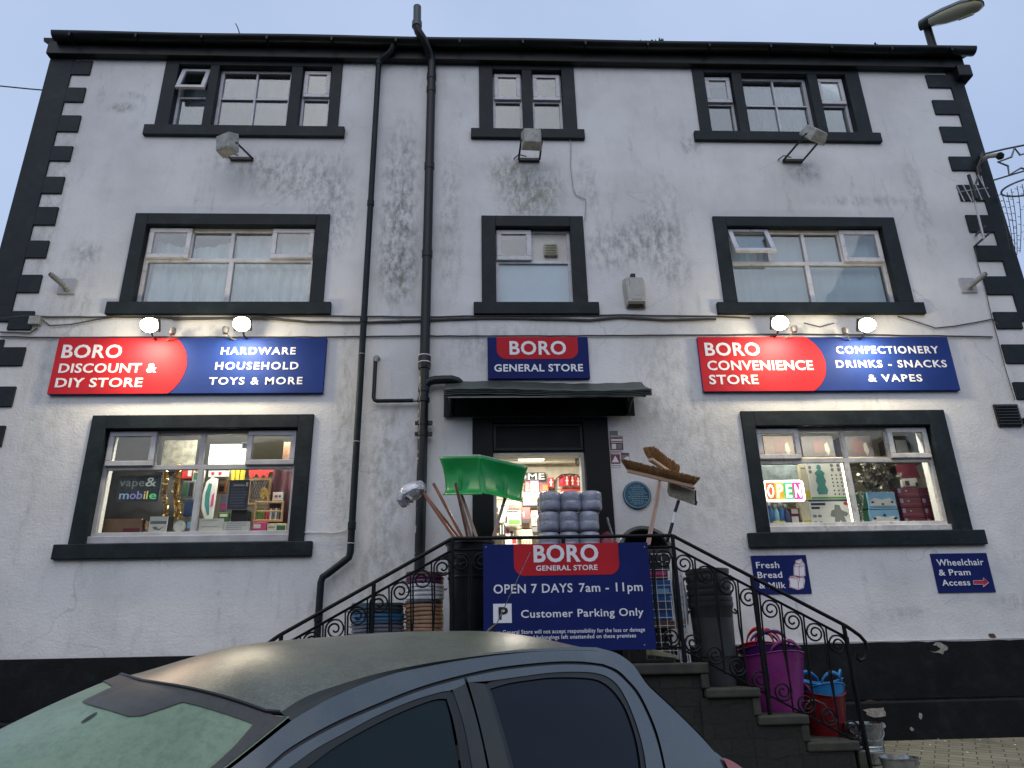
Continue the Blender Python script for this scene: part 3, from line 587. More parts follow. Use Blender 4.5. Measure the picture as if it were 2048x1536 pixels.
# ---------------------------------------------------------------- floodlights over the signs
M_LED = emit("led_face", (1.0,.86,.58), 60.0)
def flood(px, py, label, side, first=None):
    p = P(px, py, -.24)
    if first is not None: return dup(first, p, label)
    t = thing("floodlight", label, "floodlight", p, "lit floodlights over the signs")
    rm = Matrix.Rotation(R(24), 3, 'X')
    def L(g): g.v = [rm @ v for v in g.v]; return g
    L(MB().box(-.095,.095,.0,.05,-.075,.075)).obj("housing", M_BLACKPL, t, bevel=.01, local=True)
    g = MB()
    for i in range(7): g.box(-.08+i*.0255,-.072+i*.0255,.05,.075,-.06,.06)
    L(g).obj("heat_sink", M_BLACKPL, t, local=True)
    g = MB(); g.lathe([(0,-.098),(.03,-.094),(.058,-.078),(.078,-.050),(.086,-.02),(.086,.0)], (0,0,0), 28, Matrix.Rotation(R(-90), 3, 'X')); g.v = [Vector((v.x*1.05, -abs(v.y), v.z*.92)) for v in g.v]  # dome swollen to a glowing globe, standing in for the lamp's glare
    L(g).obj("lens", M_LED, t, local=True, smooth=True)
    MB().tube([(0,.04,-.04),(0,.10,-.09),(0,.235,-.09)], .011, 8).obj("arm", M_BLACKPL, t, local=True)
    MB().box(-.03,.03,.222,.238,-.13,-.05).obj("wall_plate", M_BLACKPL, t, local=True, bevel=.003)
    g = MB(); g.lathe([(.0,-.05),(.028,-.045),(.036,-.02),(.036,.02),(.03,.03),(0,.032)], (side*.205, .10, -.02), 14); g.tube([(side*.205,.10,-.05),(side*.15,.16,-.10),(side*.08,.225,-.10)], .008, 6); g.obj("motion_sensor", mat("sensor_grey", (.10,.10,.10), .5), t, local=True, smooth=True)
    la = bpy.data.lights.new("lamp", 'AREA'); la.shape = 'RECTANGLE'; la.size = .16; la.size_y = .12; la.energy = 16; la.color = (1,.86,.60)
    lo = bpy.data.objects.new("lamp", la); C.objects.link(lo); lo.parent = t; lo.location = (0, -.06, -.10); lo.rotation_euler = (R(8), 0, 0)
    pl = bpy.data.lights.new("lamp_glow", 'POINT'); pl.shadow_soft_size = .05; pl.energy = 13; pl.color = (1,.87,.62)
    po = bpy.data.objects.new("lamp_glow", pl); C.objects.link(po); po.parent = t; po.location = (0, -.15, -.06)
    return t
f1 = flood(300, 650, "lit floodlight above the red half of the left sign", 1)
f2 = flood(484, 648, "lit floodlight above the blue half of the left sign", -1)
f3 = flood(1559, 646, "lit floodlight above the red half of the right sign", 1, f1)
f4 = flood(1733, 650, "lit floodlight above the blue half of the right sign", -1, f2)
# old wall lamps below the top windows
def oldlamp(label, bracket, box, tilt, yaw):
    """bracket: x0, x1, z of the wall bar; box: px centre"""
    (bx0, by0), (bx1, by1) = bracket; a, b = P(bx0, by0, -.02), P(bx1, by1, -.02); z = (a.z+b.z)/2
    c = P(*box, -.42)
    t = thing("old_wall_lamp", label, "wall lamp", ((a.x+b.x)/2, 0, z))
    MB().box(a.x, b.x, -.04, -.001, z-.02, z+.02).obj("wall_bar", M_LEAD, t, bevel=.003)
    m = Matrix.Translation(c) @ Matrix.Rotation(R(yaw), 4, 'Z') @ Matrix.Rotation(R(tilt), 4, 'X')
    for s, q in ((-1, a), (1, b)):
        e = m @ Vector((s*.125, .03, -.01)); d = (Vector((q.x, -.03, z))); n_ = (e-d).normalized(); sx = Vector((.012, 0, 0)); sz = n_.cross(Vector((1,0,0))).normalized()*.006
        MB().add([d-sx-sz, d+sx-sz, d+sx+sz, d-sx+sz, e-sx-sz, e+sx-sz, e+sx+sz, e-sx+sz], [(0,1,2,3),(4,5,6,7),(0,1,5,4),(1,2,6,5),(2,3,7,6),(3,0,4,7)]).obj("bracket_arm", M_LEAD, t)
    g = MB(); f = [(-.10,-.095),(.10,-.095),(.10,.095),(-.10,.095)]; k = [(-.125,-.125),(.125,-.125),(.125,.125),(-.125,.125)]
    g.add([m @ Vector((x, -.06, y)) for x, y in f]+[m @ Vector((x*1.0, .07, y)) for x, y in k]+[m @ Vector((x*.96, .085, y*.96)) for x, y in k], [(0,1,2,3),(0,1,5,4),(1,2,6,5),(2,3,7,6),(3,0,4,7),(4,5,9,8),(5,6,10,9),(6,7,11,10),(7,4,8,11),(8,9,10,11)])
    g.obj("lamp_box", M_GREYW, t, bevel=.012)
    g = MB(); g.add([m @ Vector((x*.9, .088, y*.9)) for x, y in k], [(0,1,2,3)]); g.obj("lamp_glass", mat("dull_glass", (.12,.13,.12), .2), t)
    g = MB(); g.tube([Vector((a.x-.06, -.01, z+.02)), Vector((a.x+.0, -.06, z+.05)), Vector((a.x+.10, -.05, z+.03))], .008, 5); g.obj("flex", M_CABLE, t)
oldlamp("weathered square wall lamp under the left top window", ((461,318),(506,318)), (452,287), 8, -28)
oldlamp("weathered square wall lamp under the narrow top window", ((1037,320),(1079,320)), (1064,276), 4, 3)
oldlamp("weathered square wall lamp under the right top window", ((1566,322),(1605,322)), (1630,267), -35, 25)
# cctv
def cctv(label, px, py, dx):
    p = P(px, py, -.02); t = thing("security_camera", label, "camera", (p.x, 0, p.z))
    MB().box(p.x-.10, p.x+.09, -.02, -.001, p.z-.10, p.z+.10).obj("backplate", mat("plate_grey", (.40,.40,.40), .6, var=.1, dirt=(.2,.2,.2)), t, bevel=.006)
    MB().lathe([(.035,0),(.032,.02),(.015,.03),(.012,.09)], (p.x, -.02, p.z-.03), 14, rp).obj("mount", M_GREYW, t, smooth=True)
    a = Vector((p.x-dx*.02, -.08, p.z-.04)); b = Vector((p.x+dx*.10, -.20, p.z+.055)); g = MB(); g.tube([a, a.lerp(b,.1), a.lerp(b,.85), b], [.022,.03,.03,.026], 12); g.obj("body", mat("camera_grey", (.25,.25,.24), .4), t, smooth=True)
    g = MB(); g.tube([b-(b-a)*.01, b+(b-a)*.05], .020, 12); g.obj("lens", M_BLACKPL, t)
cctv("bullet security camera on a square plate near the left quoins", 134, 572, -1)
cctv("bullet security camera on a square plate near the right quoins", 1938, 570, 1)
# burglar alarm box
p = P(1270, 583, -.05); t = thing("alarm_box", "cream tapered alarm box right of the small first floor window", "alarm box", (p.x, 0, p.z))
x, z = p.x, p.z
out = [(x-.125,z+.18),(x+.115,z+.18),(x+.135,z+.12),(x+.125,z-.20),(x-.115,z-.20),(x-.135,z+.10)]
g = MB(); n = len(out)
cx_, cz_ = x, z
g.add([(a,-.001,b) for a,b in out]+[(cx_+(a-cx_)*.8, -.09, cz_+.02+(b-cz_)*.82) for a,b in out], [tuple(range(n,2*n))]+[(i,(i+1)%n,n+(i+1)%n,n+i) for i in range(n)])
g.obj("cover", M_CREAM, t, bevel=.006)
MB().box(x-.035,x+.02,-.06,-.001,z+.182,z+.235).obj("bell_cap", M_BLACKPL, t, bevel=.004)
g = MB(); 
for i in range(4): g.add([(x-.10,-.083,z+.06+i*.02),(x-.06,-.092,z+.075+i*.02),(x-.06,-.092,z+.083+i*.02),(x-.10,-.083,z+.068+i*.02)], [(0,1,2,3)])
g.obj("sounder_slots", M_LEAD, t)
MB().add([(x-.06,-.088,z-.115),(x+.06,-.088,z-.115),(x+.10,-.02,z-.203),(x-.10,-.02,z-.203)], [(0,1,2,3)]).obj("strobe_lens", mat("strobe_dark", (.05,.05,.04), .3), t, solid=.006)
# ---------------------------------------------------------------- porch canopy
t = thing("porch_canopy", "corrugated dark green canopy over the shop doorway", "canopy", (.66, 0, 2.5))
bx0, bx1 = -.385, 1.70
MB().box(bx0, bx1, -.045, -.029, 2.465, 2.80).obj("back_board", M_DARK2, t, bevel=.004)
fy = -.46; fx0, fx1 = PX(887, 790, fy), PX(1304, 787, fy); fz = PZ(1090, 790, fy)
rows = []
N_ = 90
prof = [(-.045,2.86),(-.2,2.75),(fy+.03,fz+.075),(fy,fz+.070),(fy-.006,fz+.055),(fy+.004,fz+.048),(fy-.006,fz+.038),(fy+.004,fz+.030),(fy-.006,fz+.020),(fy+.004,fz+.012),(fy-.004,fz),(fy+.01,fz-.006)]
for y, z in prof:
    row = []
    for i in range(N_+1):
        f = i/N_; x = fx0+(fx1-fx0)*f+(.02 if z < fz+.02 else 0)*(1 if f > .5 else -1)*0
        row.append((x, y, z+.016*math.sin((x-fx0)*2.6+.6)+.003*math.sin(x*23)))
    rows.append(row)
g = MB(); g.grid(rows); g.obj("corrugated_sheet", mat("canopy_green_edge", (.040,.052,.044), .5), t, solid=.006, smooth=True, sharp=25)
MB().box(fx0+.02, fx1-.06, fy+.015, fy+.04, fz-.016, fz+.004).obj("front_batten", mat("canopy_green_edge", (.055,.07,.06), .5), t, bevel=.004)
MB().box(fx0+.05, fx1-.10, fy+.008, fy+.0149, fz-.022, fz-.012).obj("bead", mat("bead_grey", (.20,.21,.20), .5), t)
for x in (bx0+.06, bx1-.10):
    MB().prism([(0,0)]*0 or [(x,2.47),(x+.04,2.47),(x+.04,2.80),(x,2.80)], -.0299, -.085).obj("bracket", M_DARK2, t, bevel=.004)
    g = MB(); g.tube([(x+.02,-.08,2.50),(x+.02,-.22,2.56),(x+.02,fy+.06,fz+.01)], .016, 6); g.obj("strut", M_DARK2, t)
# ---------------------------------------------------------------- entrance steps
LZ = -.05; LX0, LX1 = -.40, 1.87; SF = -1.20
M_BRICK_D = None
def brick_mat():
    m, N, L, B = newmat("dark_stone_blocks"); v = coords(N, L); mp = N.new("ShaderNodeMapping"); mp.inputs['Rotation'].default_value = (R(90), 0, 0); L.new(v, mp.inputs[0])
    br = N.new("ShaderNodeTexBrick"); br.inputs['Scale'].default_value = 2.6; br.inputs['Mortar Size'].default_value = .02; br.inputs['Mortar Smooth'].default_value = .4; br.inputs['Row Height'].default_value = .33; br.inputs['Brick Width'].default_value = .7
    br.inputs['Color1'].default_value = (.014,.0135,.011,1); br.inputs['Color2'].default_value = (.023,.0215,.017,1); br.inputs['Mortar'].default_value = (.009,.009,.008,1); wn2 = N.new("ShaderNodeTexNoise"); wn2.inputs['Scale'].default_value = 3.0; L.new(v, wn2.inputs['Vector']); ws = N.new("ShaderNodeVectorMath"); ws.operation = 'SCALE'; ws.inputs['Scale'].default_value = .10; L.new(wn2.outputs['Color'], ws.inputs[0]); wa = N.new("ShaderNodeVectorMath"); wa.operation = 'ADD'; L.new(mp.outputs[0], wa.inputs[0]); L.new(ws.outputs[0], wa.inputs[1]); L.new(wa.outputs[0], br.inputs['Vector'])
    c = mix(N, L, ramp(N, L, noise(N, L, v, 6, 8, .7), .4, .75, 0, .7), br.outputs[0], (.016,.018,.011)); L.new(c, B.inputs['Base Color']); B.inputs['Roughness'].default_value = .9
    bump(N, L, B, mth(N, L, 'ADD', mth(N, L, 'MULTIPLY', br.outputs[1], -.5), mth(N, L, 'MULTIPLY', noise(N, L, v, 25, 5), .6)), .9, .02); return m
stp = thing("entrance_steps", "dark stone entrance landing with a flight of worn steps down each side", "steps", (.7, -.6, -.8))
g = MB()
for x0, x1 in ((LX0, .35), (.356, 1.12), (1.126, LX1)):
    MB().box(x0, x1, SF, -.08, LZ-.085, LZ).obj("landing_slab", M_STONE, stp, bevel=.014)
M_BR = brick_mat()
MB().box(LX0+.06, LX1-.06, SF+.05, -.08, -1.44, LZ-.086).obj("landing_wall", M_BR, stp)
for i, (x0, x1, z) in enumerate(((1.82,2.27,-.25),(2.22,2.64,-.46),(2.59,3.02,-.66))):
    MB().box(x0+.004, x1, SF-.01+.004*i, -.08, z-.07, z).obj("tread", M_STONE, stp, bevel=.014)
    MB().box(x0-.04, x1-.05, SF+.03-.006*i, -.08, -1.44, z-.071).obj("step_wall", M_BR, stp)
    zt = z+.20-.085 if i == 0 else (-.25-.07, -.46-.07)[i-1]
    MB().box(x0-.02, x0+.045, SF+.012, -.3, z+.001, zt-.001).obj("riser", M_STONE, stp, bevel=.012)
    xm = LX0+LX1
    MB().box(xm-x1, xm-x0-.004, SF-.01+.004*i, -.08, z-.07, z).obj("tread", M_STONE, stp, bevel=.014)
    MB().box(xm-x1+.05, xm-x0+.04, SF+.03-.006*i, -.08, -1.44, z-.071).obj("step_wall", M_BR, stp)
    MB().box(xm-x0-.045, xm-x0+.02, SF+.012, -.3, z+.001, zt-.001).obj("riser", M_STONE, stp, bevel=.012)
MB().box(3.0, 3.06, SF+.01, -.3, -.92, -.735).obj("riser", M_STONE, stp, bevel=.01)
# ---------------------------------------------------------------- wrought iron railings
RY = -1.10
def spiral(cx, cz, up=True, flip=1, r0=.078):
    pts = []
    for i in range(31):
        a = R(i*23); r = r0*(1-i/30)**.85+.012
        if i < 5: r = r0
        pts.append((cx+flip*r*math.cos(a)*(1.0), cz+(1 if up else -1)*r*math.sin(a)))
    return pts
def railing(label, x0, x1, ztop, nb, flip, ends, bottom=-1, xs2=None):
    """ztop(x): handrail height"""
    t = thing("iron_railing", label, "railing", ((x0+x1)/2, RY, ztop((x0+x1)/2)-1.0))
    V = lambda x, z: Vector((x, RY, z))
    hp = [V(x0, ztop(x0)), V((x0+x1)/2, ztop((x0+x1)/2)), V(x1, ztop(x1))]
    g = MB(); g.tube(ends.get('pre', [])+hp+ends.get('post', []), .016, 8); g.obj("handrail", M_IRON, t, smooth=True)
    g = MB(); g.tube([V(x0, ztop(x0)-.10), V(x1, ztop(x1)-.10)], .0115, 6); g.obj("lower_rail", M_IRON, t, smooth=True)
    g = MB(); g.tube([V(x0, ztop(x0)-.95), V(x1, ztop(x1)-.93)], .009, 6); g.obj("bottom_rail", M_IRON, t, smooth=True)
    b = (x1-x0)/nb
    for i in range(nb):
        xa = x0+b*i; cx = xa+b*(.44 if flip > 0 else .56); zt = ztop(cx)-.10-.105; zb = ztop(cx)-.95+.10
        top = spiral(cx, zt, True, flip, b*.43); bot = spiral(cx+flip*b*.04, zb, False, -flip if False else flip, b*.40)
        path = [V(*p) for p in reversed(top)]+[V(cx+flip*b*.40, zt-.14), V(cx+flip*b*.36, (zt+zb)/2), V(cx+flip*b*.42, zb+.12)]+[V(*p) for p in bot]
        g = MB(); g.tube(path, .0082, 6); g.obj("scroll_baluster", M_IRON, t, smooth=True)
        g = MB(); xv = xa+b*(1 if flip > 0 else 0)
        g.tube([V(xv, ztop(xv)-.10), V(xv-flip*.02, ztop(xv)-.55), V(xv-flip*.03, ztop(xv)-.95)], .0075, 6); g.obj("bar", M_IRON, t, smooth=True)
    for x, zb, lean in ends.get('posts', []):
        g = MB(); g.tube([V(x, ztop(x)), V(x+lean, zb)], .018, 8); g.obj("post", M_IRON, t, smooth=True)
    return t
zr = lambda x: 1.0-.553*(x-1.70)
zl = lambda x: 1.0-.545*(-.24-x)
V_ = lambda x, z: Vector((x, RY, z))
railing("black scrolled iron railing of the right hand steps", 1.70, 3.12, zr, 8, 1, {'post': [V_(3.17,.178), V_(3.225,.135), V_(3.262,.085), V_(3.272,.03), V_(3.258,-.02), V_(3.23,-.055), V_(3.19,-.065), V_(3.165,-.04), V_(3.175,-.01)], 'posts': [(2.36,-.47,0),(3.10,-.89,.02)]})
railing("black scrolled iron railing of the left hand steps", -1.66, -.24, zl, 8, -1, {'pre': [V_(-1.79,-.06), V_(-1.815,.02), V_(-1.81,.085), V_(-1.77,.145), V_(-1.71,.19)], 'posts': [(-.90,-.47,0),(-1.64,-.89,0)]})
railing("black iron railing along the front of the landing behind the big board", -.24, 1.70, lambda x: 1.0, 11, 1, {'posts': [(-.24,LZ,0),(1.70,LZ,0),(.73,LZ,0)]})
# ---------------------------------------------------------------- big board
BY = -1.125
a = [P(966,1088.5,BY), P(1296,1085.3,BY), P(1312,1299,BY)]
x0, x1, z1, z0 = a[0].x, (a[1].x+a[2].x)/2, (a[0].z+a[1].z)/2, a[2].z
t = thing("notice_board", "large navy board on the landing railing reading BORO GENERAL STORE OPEN 7 DAYS", "sign board", ((x0+x1)/2, BY, z0))
MB().box(x0, x1, BY, BY+.012, z0, z1).obj("board", M_NAVY, t, bevel=.002)
yb = BY-.0001
g = MB(); g.prism(rrect(PX(1027.5,1110,BY), PX(1237,1110,BY), PZ(1132,1150.5,BY), z1-.001, .09, 7, (1,1,0,0)), BY-.003, BY+.001); g.obj("red_panel", M_RED, t)
ptext("BORO", 1067, 1196.5, 1124, 1089.5, BY-.0031, M_WHITE, t, bold=.03); ptext("GENERAL STORE", 1072, 1195, 1140.8, 1130.4, BY-.0031, M_WHITE, t)
ptext("OPEN 7 DAYS", 987, 1145, 1186, 1168, yb, M_WHITE, t, bold=.012); ptext("7am - 11pm", 1158, 1285, 1183, 1165.5, yb, M_WHITE, t, bold=.012)
ptext("Customer Parking Only", 1042, 1287, 1233.5, 1218, yb, M_WHITE, t, bold=.012)
ptext("Boro General Store will not accept responsibility for the loss or damage", 981, 1290, 1266, 1258, yb, M_WHITE, t, bold=.01)
ptext("of any personal belongings left unattended on these premises", 1002, 1272, 1277.5, 1269.5, yb, M_WHITE, t, bold=.01)
g = MB(); g.box(PX(986.4,1227,BY), PX(1023.3,1227,BY), BY-.003, BY+.001, PZ(1005,1246,BY), PZ(1005,1207.5,BY)); o = g.obj("parking_square", M_WHITE, t)
ptext("P", 997, 1016, 1239, 1214, BY-.0031, mat("sign_black", (.01,.01,.012), .4), o, bold=.03)
g = MB()
for px in (972, 1289):
    for py in (1094, 1290): v = P(px, py, BY); g.lathe([(.0,.003),(.005,.002),(.006,0)], (v.x, BY, v.z), 8, rp)
tag(g.obj("fixing_screw", M_GREYW, t), kind="stuff")
# ---------------------------------------------------------------- goods for sale on the landing
def pot(g, cx, cy, z0, prof, n=28): g.lathe([(r, z0+z) for r, z in prof], (cx, cy, 0), n)
M_BIN = mat("bin_black", (.010,.011,.012), .34, var=.3, scale=5, spec=.3); M_BING = mat("bin_grey", (.045,.048,.050), .42, var=.2, scale=4)
def openpot(r0, r1, h, lip=.012, t=.006, ribs=()):
    o = [(r0*.98, 0), (r0, .008)]
    for zr_ in ribs: rr = r0+(r1-r0)*zr_/h; o += [(rr, zr_-.012), (rr+.008, zr_-.006), (rr+.008, zr_+.006), (rr, zr_+.012)]
    o += [(r1, h-.03), (r1+lip, h-.028), (r1+lip, h), (r1-t, h), (r1-t, h-.04), (r0-t, .02), (0, .02)]
    return [(0, 0)]+o
by = -.80
bl = PX(893, 1170, by); br_ = .215; bcx = bl+br_; bz = PZ(930, 1085, by)
t = thing("dustbin", "tall black ribbed dustbin holding broom handles and green shovels", "bin", (bcx, by, LZ))
g = MB(); h = bz-LZ; pot(g, bcx, by, LZ, openpot(.16, br_, h, .014, .006, (h*.80, h*.86, h*.70))); g.obj("body", M_BIN, t, smooth=True)
for s in (-1, 1): g = MB(); g.tube([(bcx+s*(br_-.01),by-.05,bz-.12),(bcx+s*(br_+.035),by-.04,bz-.14),(bcx+s*(br_+.035),by+.04,bz-.14),(bcx+s*(br_-.01),by+.05,bz-.12)], .011, 7); g.obj("handle", M_BIN, t, smooth=True)
def stick(name, label, cat, p0, p1, r, m, Y0, Y1, group=None, up=True):
    """a pole from the bin (p0) to its top end (p1)"""
    a, b = P(*p0, Y0), P(*p1, Y1); d = (a-b); foot = a+d*((a.z-(LZ+.05))/max(.05, -d.z)) if up else a
    if up and abs(foot.x-bcx) > .13: foot = Vector((bcx+math.copysign(.12, foot.x-bcx), by, LZ+.05))
    t = thing(name, label, cat, foot, group); g = MB(); g.tube([foot, a, b], r, 8); g.obj("pole", m, t, smooth=True); return t, b, (b-a).normalized()
GRP = "broom handles in the black bin"
mop, tip, dr_ = stick("wrapped_mop", "mop with red brown handle and head wrapped in silvery film, left of the bin", "mop", (913,1082), (846,984), .016, M_WOOD, -.82, -.62)
g = MB(); rows = []
ax = [P(849,975,-.62), P(836,977,-.60), P(815,988,-.60), P(806,1001,-.60), P(810,1013,-.60)]
rr = [.03,.075,.085,.07,.02]
g.tube([ax[0], ax[0].lerp(ax[1],.5), ax[1], ax[1].lerp(ax[2],.5), ax[2], ax[2].lerp(ax[3],.5), ax[3], ax[4]], [.035,.065,.08,.088,.09,.085,.068,.03], 18)
g.v = [v+Vector((random.uniform(-.011,.011),random.uniform(-.011,.011),random.uniform(-.011,.011))) for v in g.v]
g.obj("wrapped_head", mat("silver_film", (.55,.56,.58), .2, metal=.35, var=.35, scale=18, bmp=.9, bscale=26), mop, smooth=True, sharp=20)
stick("wooden_pole", "red brown broom handle leaning beside the wrapped mop", "pole", (922,1080), (851,990), .012, M_WOOD, -.74, -.56, GRP)
stick("wooden_pole", "red brown broom handle second from the left, free of the mop", "pole", (926,1077), (867,967), .014, M_WOOD, -.84, -.70, GRP)
stick("wooden_pole", "dark brown broom handle with its tip in front of the green shovel", "pole", (936,1078), (911,966), .013, mat("dark_wood", (.13,.05,.03), .3), -.95, -.98, GRP)
stick("wooden_pole", "pale grey brown handle beside the dark handle in front of the shovel", "pole", (944,1080), (918,990), .012, mat("grey_wood", (.22,.15,.12), .4), -.9, -.9, GRP)
# green snow shovels
M_GREEN = mat("green_shovel_plastic", (.0,.27,.05), .32, var=.12, scale=4); M_STRIP = mat("pale_edge_strip", (.50,.56,.50), .4)
def shovel(label, tl, tr, br, bl, Ya, Yb, rib, foot):
    a, b, c, d = P(*tl, Ya), P(*tr, Yb), P(*br, Yb), P(*bl, Ya)
    t = thing("snow_shovel", label, "shovel", (bcx, by, LZ+.05), "green snow shovels in the bin")
    nrm = (b-a).cross(d-a).normalized(); nrm = nrm if nrm.y < 0 else -nrm
    rows = []
    for j in range(15):
        v = j/14; row = []
        for i in range(21):
            u = i/20; p = a.lerp(b, u).lerp(d.lerp(c, u), v)
            bow = .05*math.sin(math.pi*v)*(.6+.4*math.sin(math.pi*u)); lip = .05*max(0, (v-.86)/.14)**1.5 - .02*max(0, (abs(u-.5)-.44)/.06)
            rb = .014*math.exp(-((u-rib)/.045)**2)*min(1, max(0, (v-.28)/.2)) + .006*math.exp(-((v-.82)/.03)**2)
            row.append(p-nrm*bow+nrm*(lip+rb))
        rows.append(row)
    g = MB(); g.grid(rows); g.obj("blade", M_GREEN, t, smooth=True, solid=.006, recalc=True)
    g = MB(); g.tube([p+Vector((0,0,.003)) for p in rows[0]], .006, 6); g.obj("edge_strip", M_STRIP, t, smooth=True)
    s0 = a.lerp(b, rib).lerp(d.lerp(c, rib), .45)+nrm*.004; s1 = a.lerp(b, rib).lerp(d.lerp(c, rib), .95)-nrm*.006; f = P(*foot, by)
    g = MB(); g.tube([s0, s0.lerp(s1,.3), s1], [.006,.017,.020], 8); g.obj("socket", M_GREEN, t, smooth=True)
    g = MB(); g.tube([s1+(s1-f)*.06, s1, f, Vector((bcx+(f.x-bcx)*.3, by, LZ+.05))], .015, 8); g.obj("handle", M_WOODP, t, smooth=True)
shovel("bright green snow shovel on the left, facing left, blade upwards", (877,914), (959,911), (968,990), (890,991), -.72, -1.02, .42, (955,1080))
shovel("bright green snow shovel on the right, blade turned to the doorway", (959,911), (1057,934), (1044,1008), (966,990), -1.025, -.72, .56, (985,1080))
# toilet roll packs in film
def film_mat():
    m, N, L, B = newmat("lilac_film"); v = coords(N, L); n = noise(N, L, v, 9, 6)
    L.new(mix(N, L, ramp(N, L, n, .3, .7), (.20,.215,.285), (.31,.325,.40)), B.inputs['Base Color']); B.inputs['Roughness'].default_value = .3
    B.inputs['Coat Weight'].default_value = .7; B.inputs['Coat Roughness'].default_value = .15; B.inputs['Subsurface Weight'].default_value = .0
    bump(N, L, B, noise(N, L, coords(N, L, (1, 1, 2.5)), 22, 5), .55, .012); return m
M_FILM = film_mat()
ty = -.62
for k, (ya, yb_, xa, xb, lb) in enumerate(((1062,1104,1080,1203,"lowest film wrapped lilac roll pack, half hidden by the big board"),(1021,1061,1080,1200,"middle film wrapped lilac roll pack on the landing"),(980,1020,1081,1206,"topmost film wrapped lilac roll pack on the landing"))):
    zb, zt_ = PZ(1140, yb_, ty), PZ(1140, ya, ty); X0, X1 = PX(xa, (ya+yb_)/2, ty), PX(xb, (ya+yb_)/2, ty); wd = (X1-X0)/3
    t = thing("roll_pack", lb, "roll pack", ((X0+X1)/2, ty+wd/2, zb), "roll packs stacked on the landing")
    for i in range(3):
        cx = X0+wd*(i+.5); h = zt_-zb; r = wd*.53; g = MB(); pr = [(0,0)]
        pr += [(r*.80,.002),(r*.95,.012),(r,.035),(r*.995,h*.46),(r*.975,h*.5),(r*.995,h*.54),(r,h-.035),(r*.95,h-.012),(r*.80,h-.002),(r*.35,h-.008),(0,h-.012)]
        for yy in (0, wd): g.lathe([(a, zb+b) for a, b in pr], (cx+random.uniform(-.004,.004), ty+wd/2+yy, 0), 24)
        g.obj("roll_pair", M_FILM, t, smooth=True, sharp=60)
cr_ = thing("storage_crate", "dark crate under the stacked roll packs behind the big board", "crate", (.9, ty+.1, LZ))
MB().box(PX(1082,1104,ty), PX(1203,1104,ty), ty+.01, ty+.36, LZ, PZ(1140,1104,ty)-.003).obj("box", M_BING, cr_, bevel=.01)
g = MB()
for i in range(4): g.box(PX(1082,1104,ty)+.03, PX(1203,1104,ty)-.03, ty+.002, ty+.0095, LZ+.1+i*.16, LZ+.16+i*.16)
g.obj("rib_panel", M_BIN, cr_)
# black round tub, tilted, with brooms in it
c = P(1292, 1096, -.62); rm = Matrix.Rotation(R(62), 3, 'X') @ Matrix.Rotation(R(0), 3, 'Y')
t = thing("round_tub", "large round black rubber tub tilted towards the street", "tub", (c.x, -.45, LZ))
Rr = (PX(1344,1096,-.62)-PX(1240,1096,-.62))/2
g = MB(); g.lathe([(0,-.30),(Rr*.78,-.30),(Rr*.98,-.015),(Rr,0),(Rr,.012),(Rr*.93,.014),(Rr*.84,-.004),(Rr*.82,-.02),(Rr*.66,-.27),(0,-.27)], c, 40, rm); g.obj("body", mat("tub_rubber", (.008,.009,.009), .65, var=.3, scale=6, spec=.12), t, smooth=True)
g = MB(); g.lathe([(Rr*1.005,.013),(Rr*.985,.022),(Rr*.87,.016),(Rr*.84,.002)], c, 40, rm, caps=False); g.obj("rim", mat("rim_grey", (.06,.065,.06), .3), t, smooth=True)
MB().box(c.x-.2, c.x+.2, -.5, -.12, LZ, c.z-.32).obj("support_block", M_BING, t, bevel=.01)
M_BRIST = mat("brown_bristle", (.48,.27,.12), .85, var=.4, scale=60, bmp=1.0, bscale=160); M_BLOCK = mat("block_wood", (.55,.37,.25), .5, var=.15)
def broom(label, e0, e1, Y0, Y1, hb, spread, hand, handY, dirv):
    a, b = P(*e0, Y0), P(*e1, Y1); d = (b-a).normalized(); upv = Vector(dirv).normalized(); sd = d.cross(upv).normalized()
    t = thing("broom", label, "broom", P(*hand[-1], handY), "brooms in the round black tub")
    g = MB(); th, wd = .035, .05
    def ring(p, w, h0, e): return [p-sd*w-upv*0+d*e, p+sd*w+d*e, p+sd*w+upv*h0+d*e, p-sd*w+upv*h0+d*e]
    v = ring(a, wd/2, th, 0)+ring(b, wd/2, th, 0); F = [(0,1,2,3),(7,6,5,4),(0,4,5,1),(1,5,6,2),(2,6,7,3),(3,7,4,0)]
    g.add(v, F); g.obj("block", M_BLOCK, t, bevel=.006)
    g = MB(); L_ = (b-a).length; n = int(L_/.011)
    for i in range(n+1):
        for k in range(6):
            u = i/n; e_ = (u-.5)*2; q = (k-2.5)/2.5; b0 = a+d*(u*L_)+upv*(th-.004)+sd*(q*wd*.40)
            tipv = upv*(hb*random.uniform(.9,1.06))+d*(spread*abs(e_)**2.2*math.copysign(1, e_)+random.uniform(-.008,.008))+sd*(q*.030+random.uniform(-.006,.006))
            for r in range(2):
                t0 = b0+Vector((random.uniform(-.004,.004),random.uniform(-.004,.004),0)); e1 = t0+tipv*random.uniform(.94,1.03); m_ = t0.lerp(e1,.5)+sd*q*.004
                for (s1, s2) in ((d, sd), (sd, d)): g.add([t0-s1*.006, t0+s1*.006, m_+s1*.0075, e1+s1*.006, e1-s1*.006, m_-s1*.0075], [(0,1,2,5),(5,2,3,4)])
    g.obj("bristles", M_BRIST, t, recalc=False)
    m0 = a.lerp(b, .5); pts = [m0+upv*.01, P(*hand[-1], handY)]
    g = MB(); g.tube(pts, .0125, 8); g.obj("handle", M_WOODP, t, smooth=True)
broom("long brown bristle broom held up across the round tub", (1254,945), (1386,977), -.86, -.86, .085, .05, [(1306,1015),(1298,1062),(1294,1090)], -.80, (0.03,-.25,1))
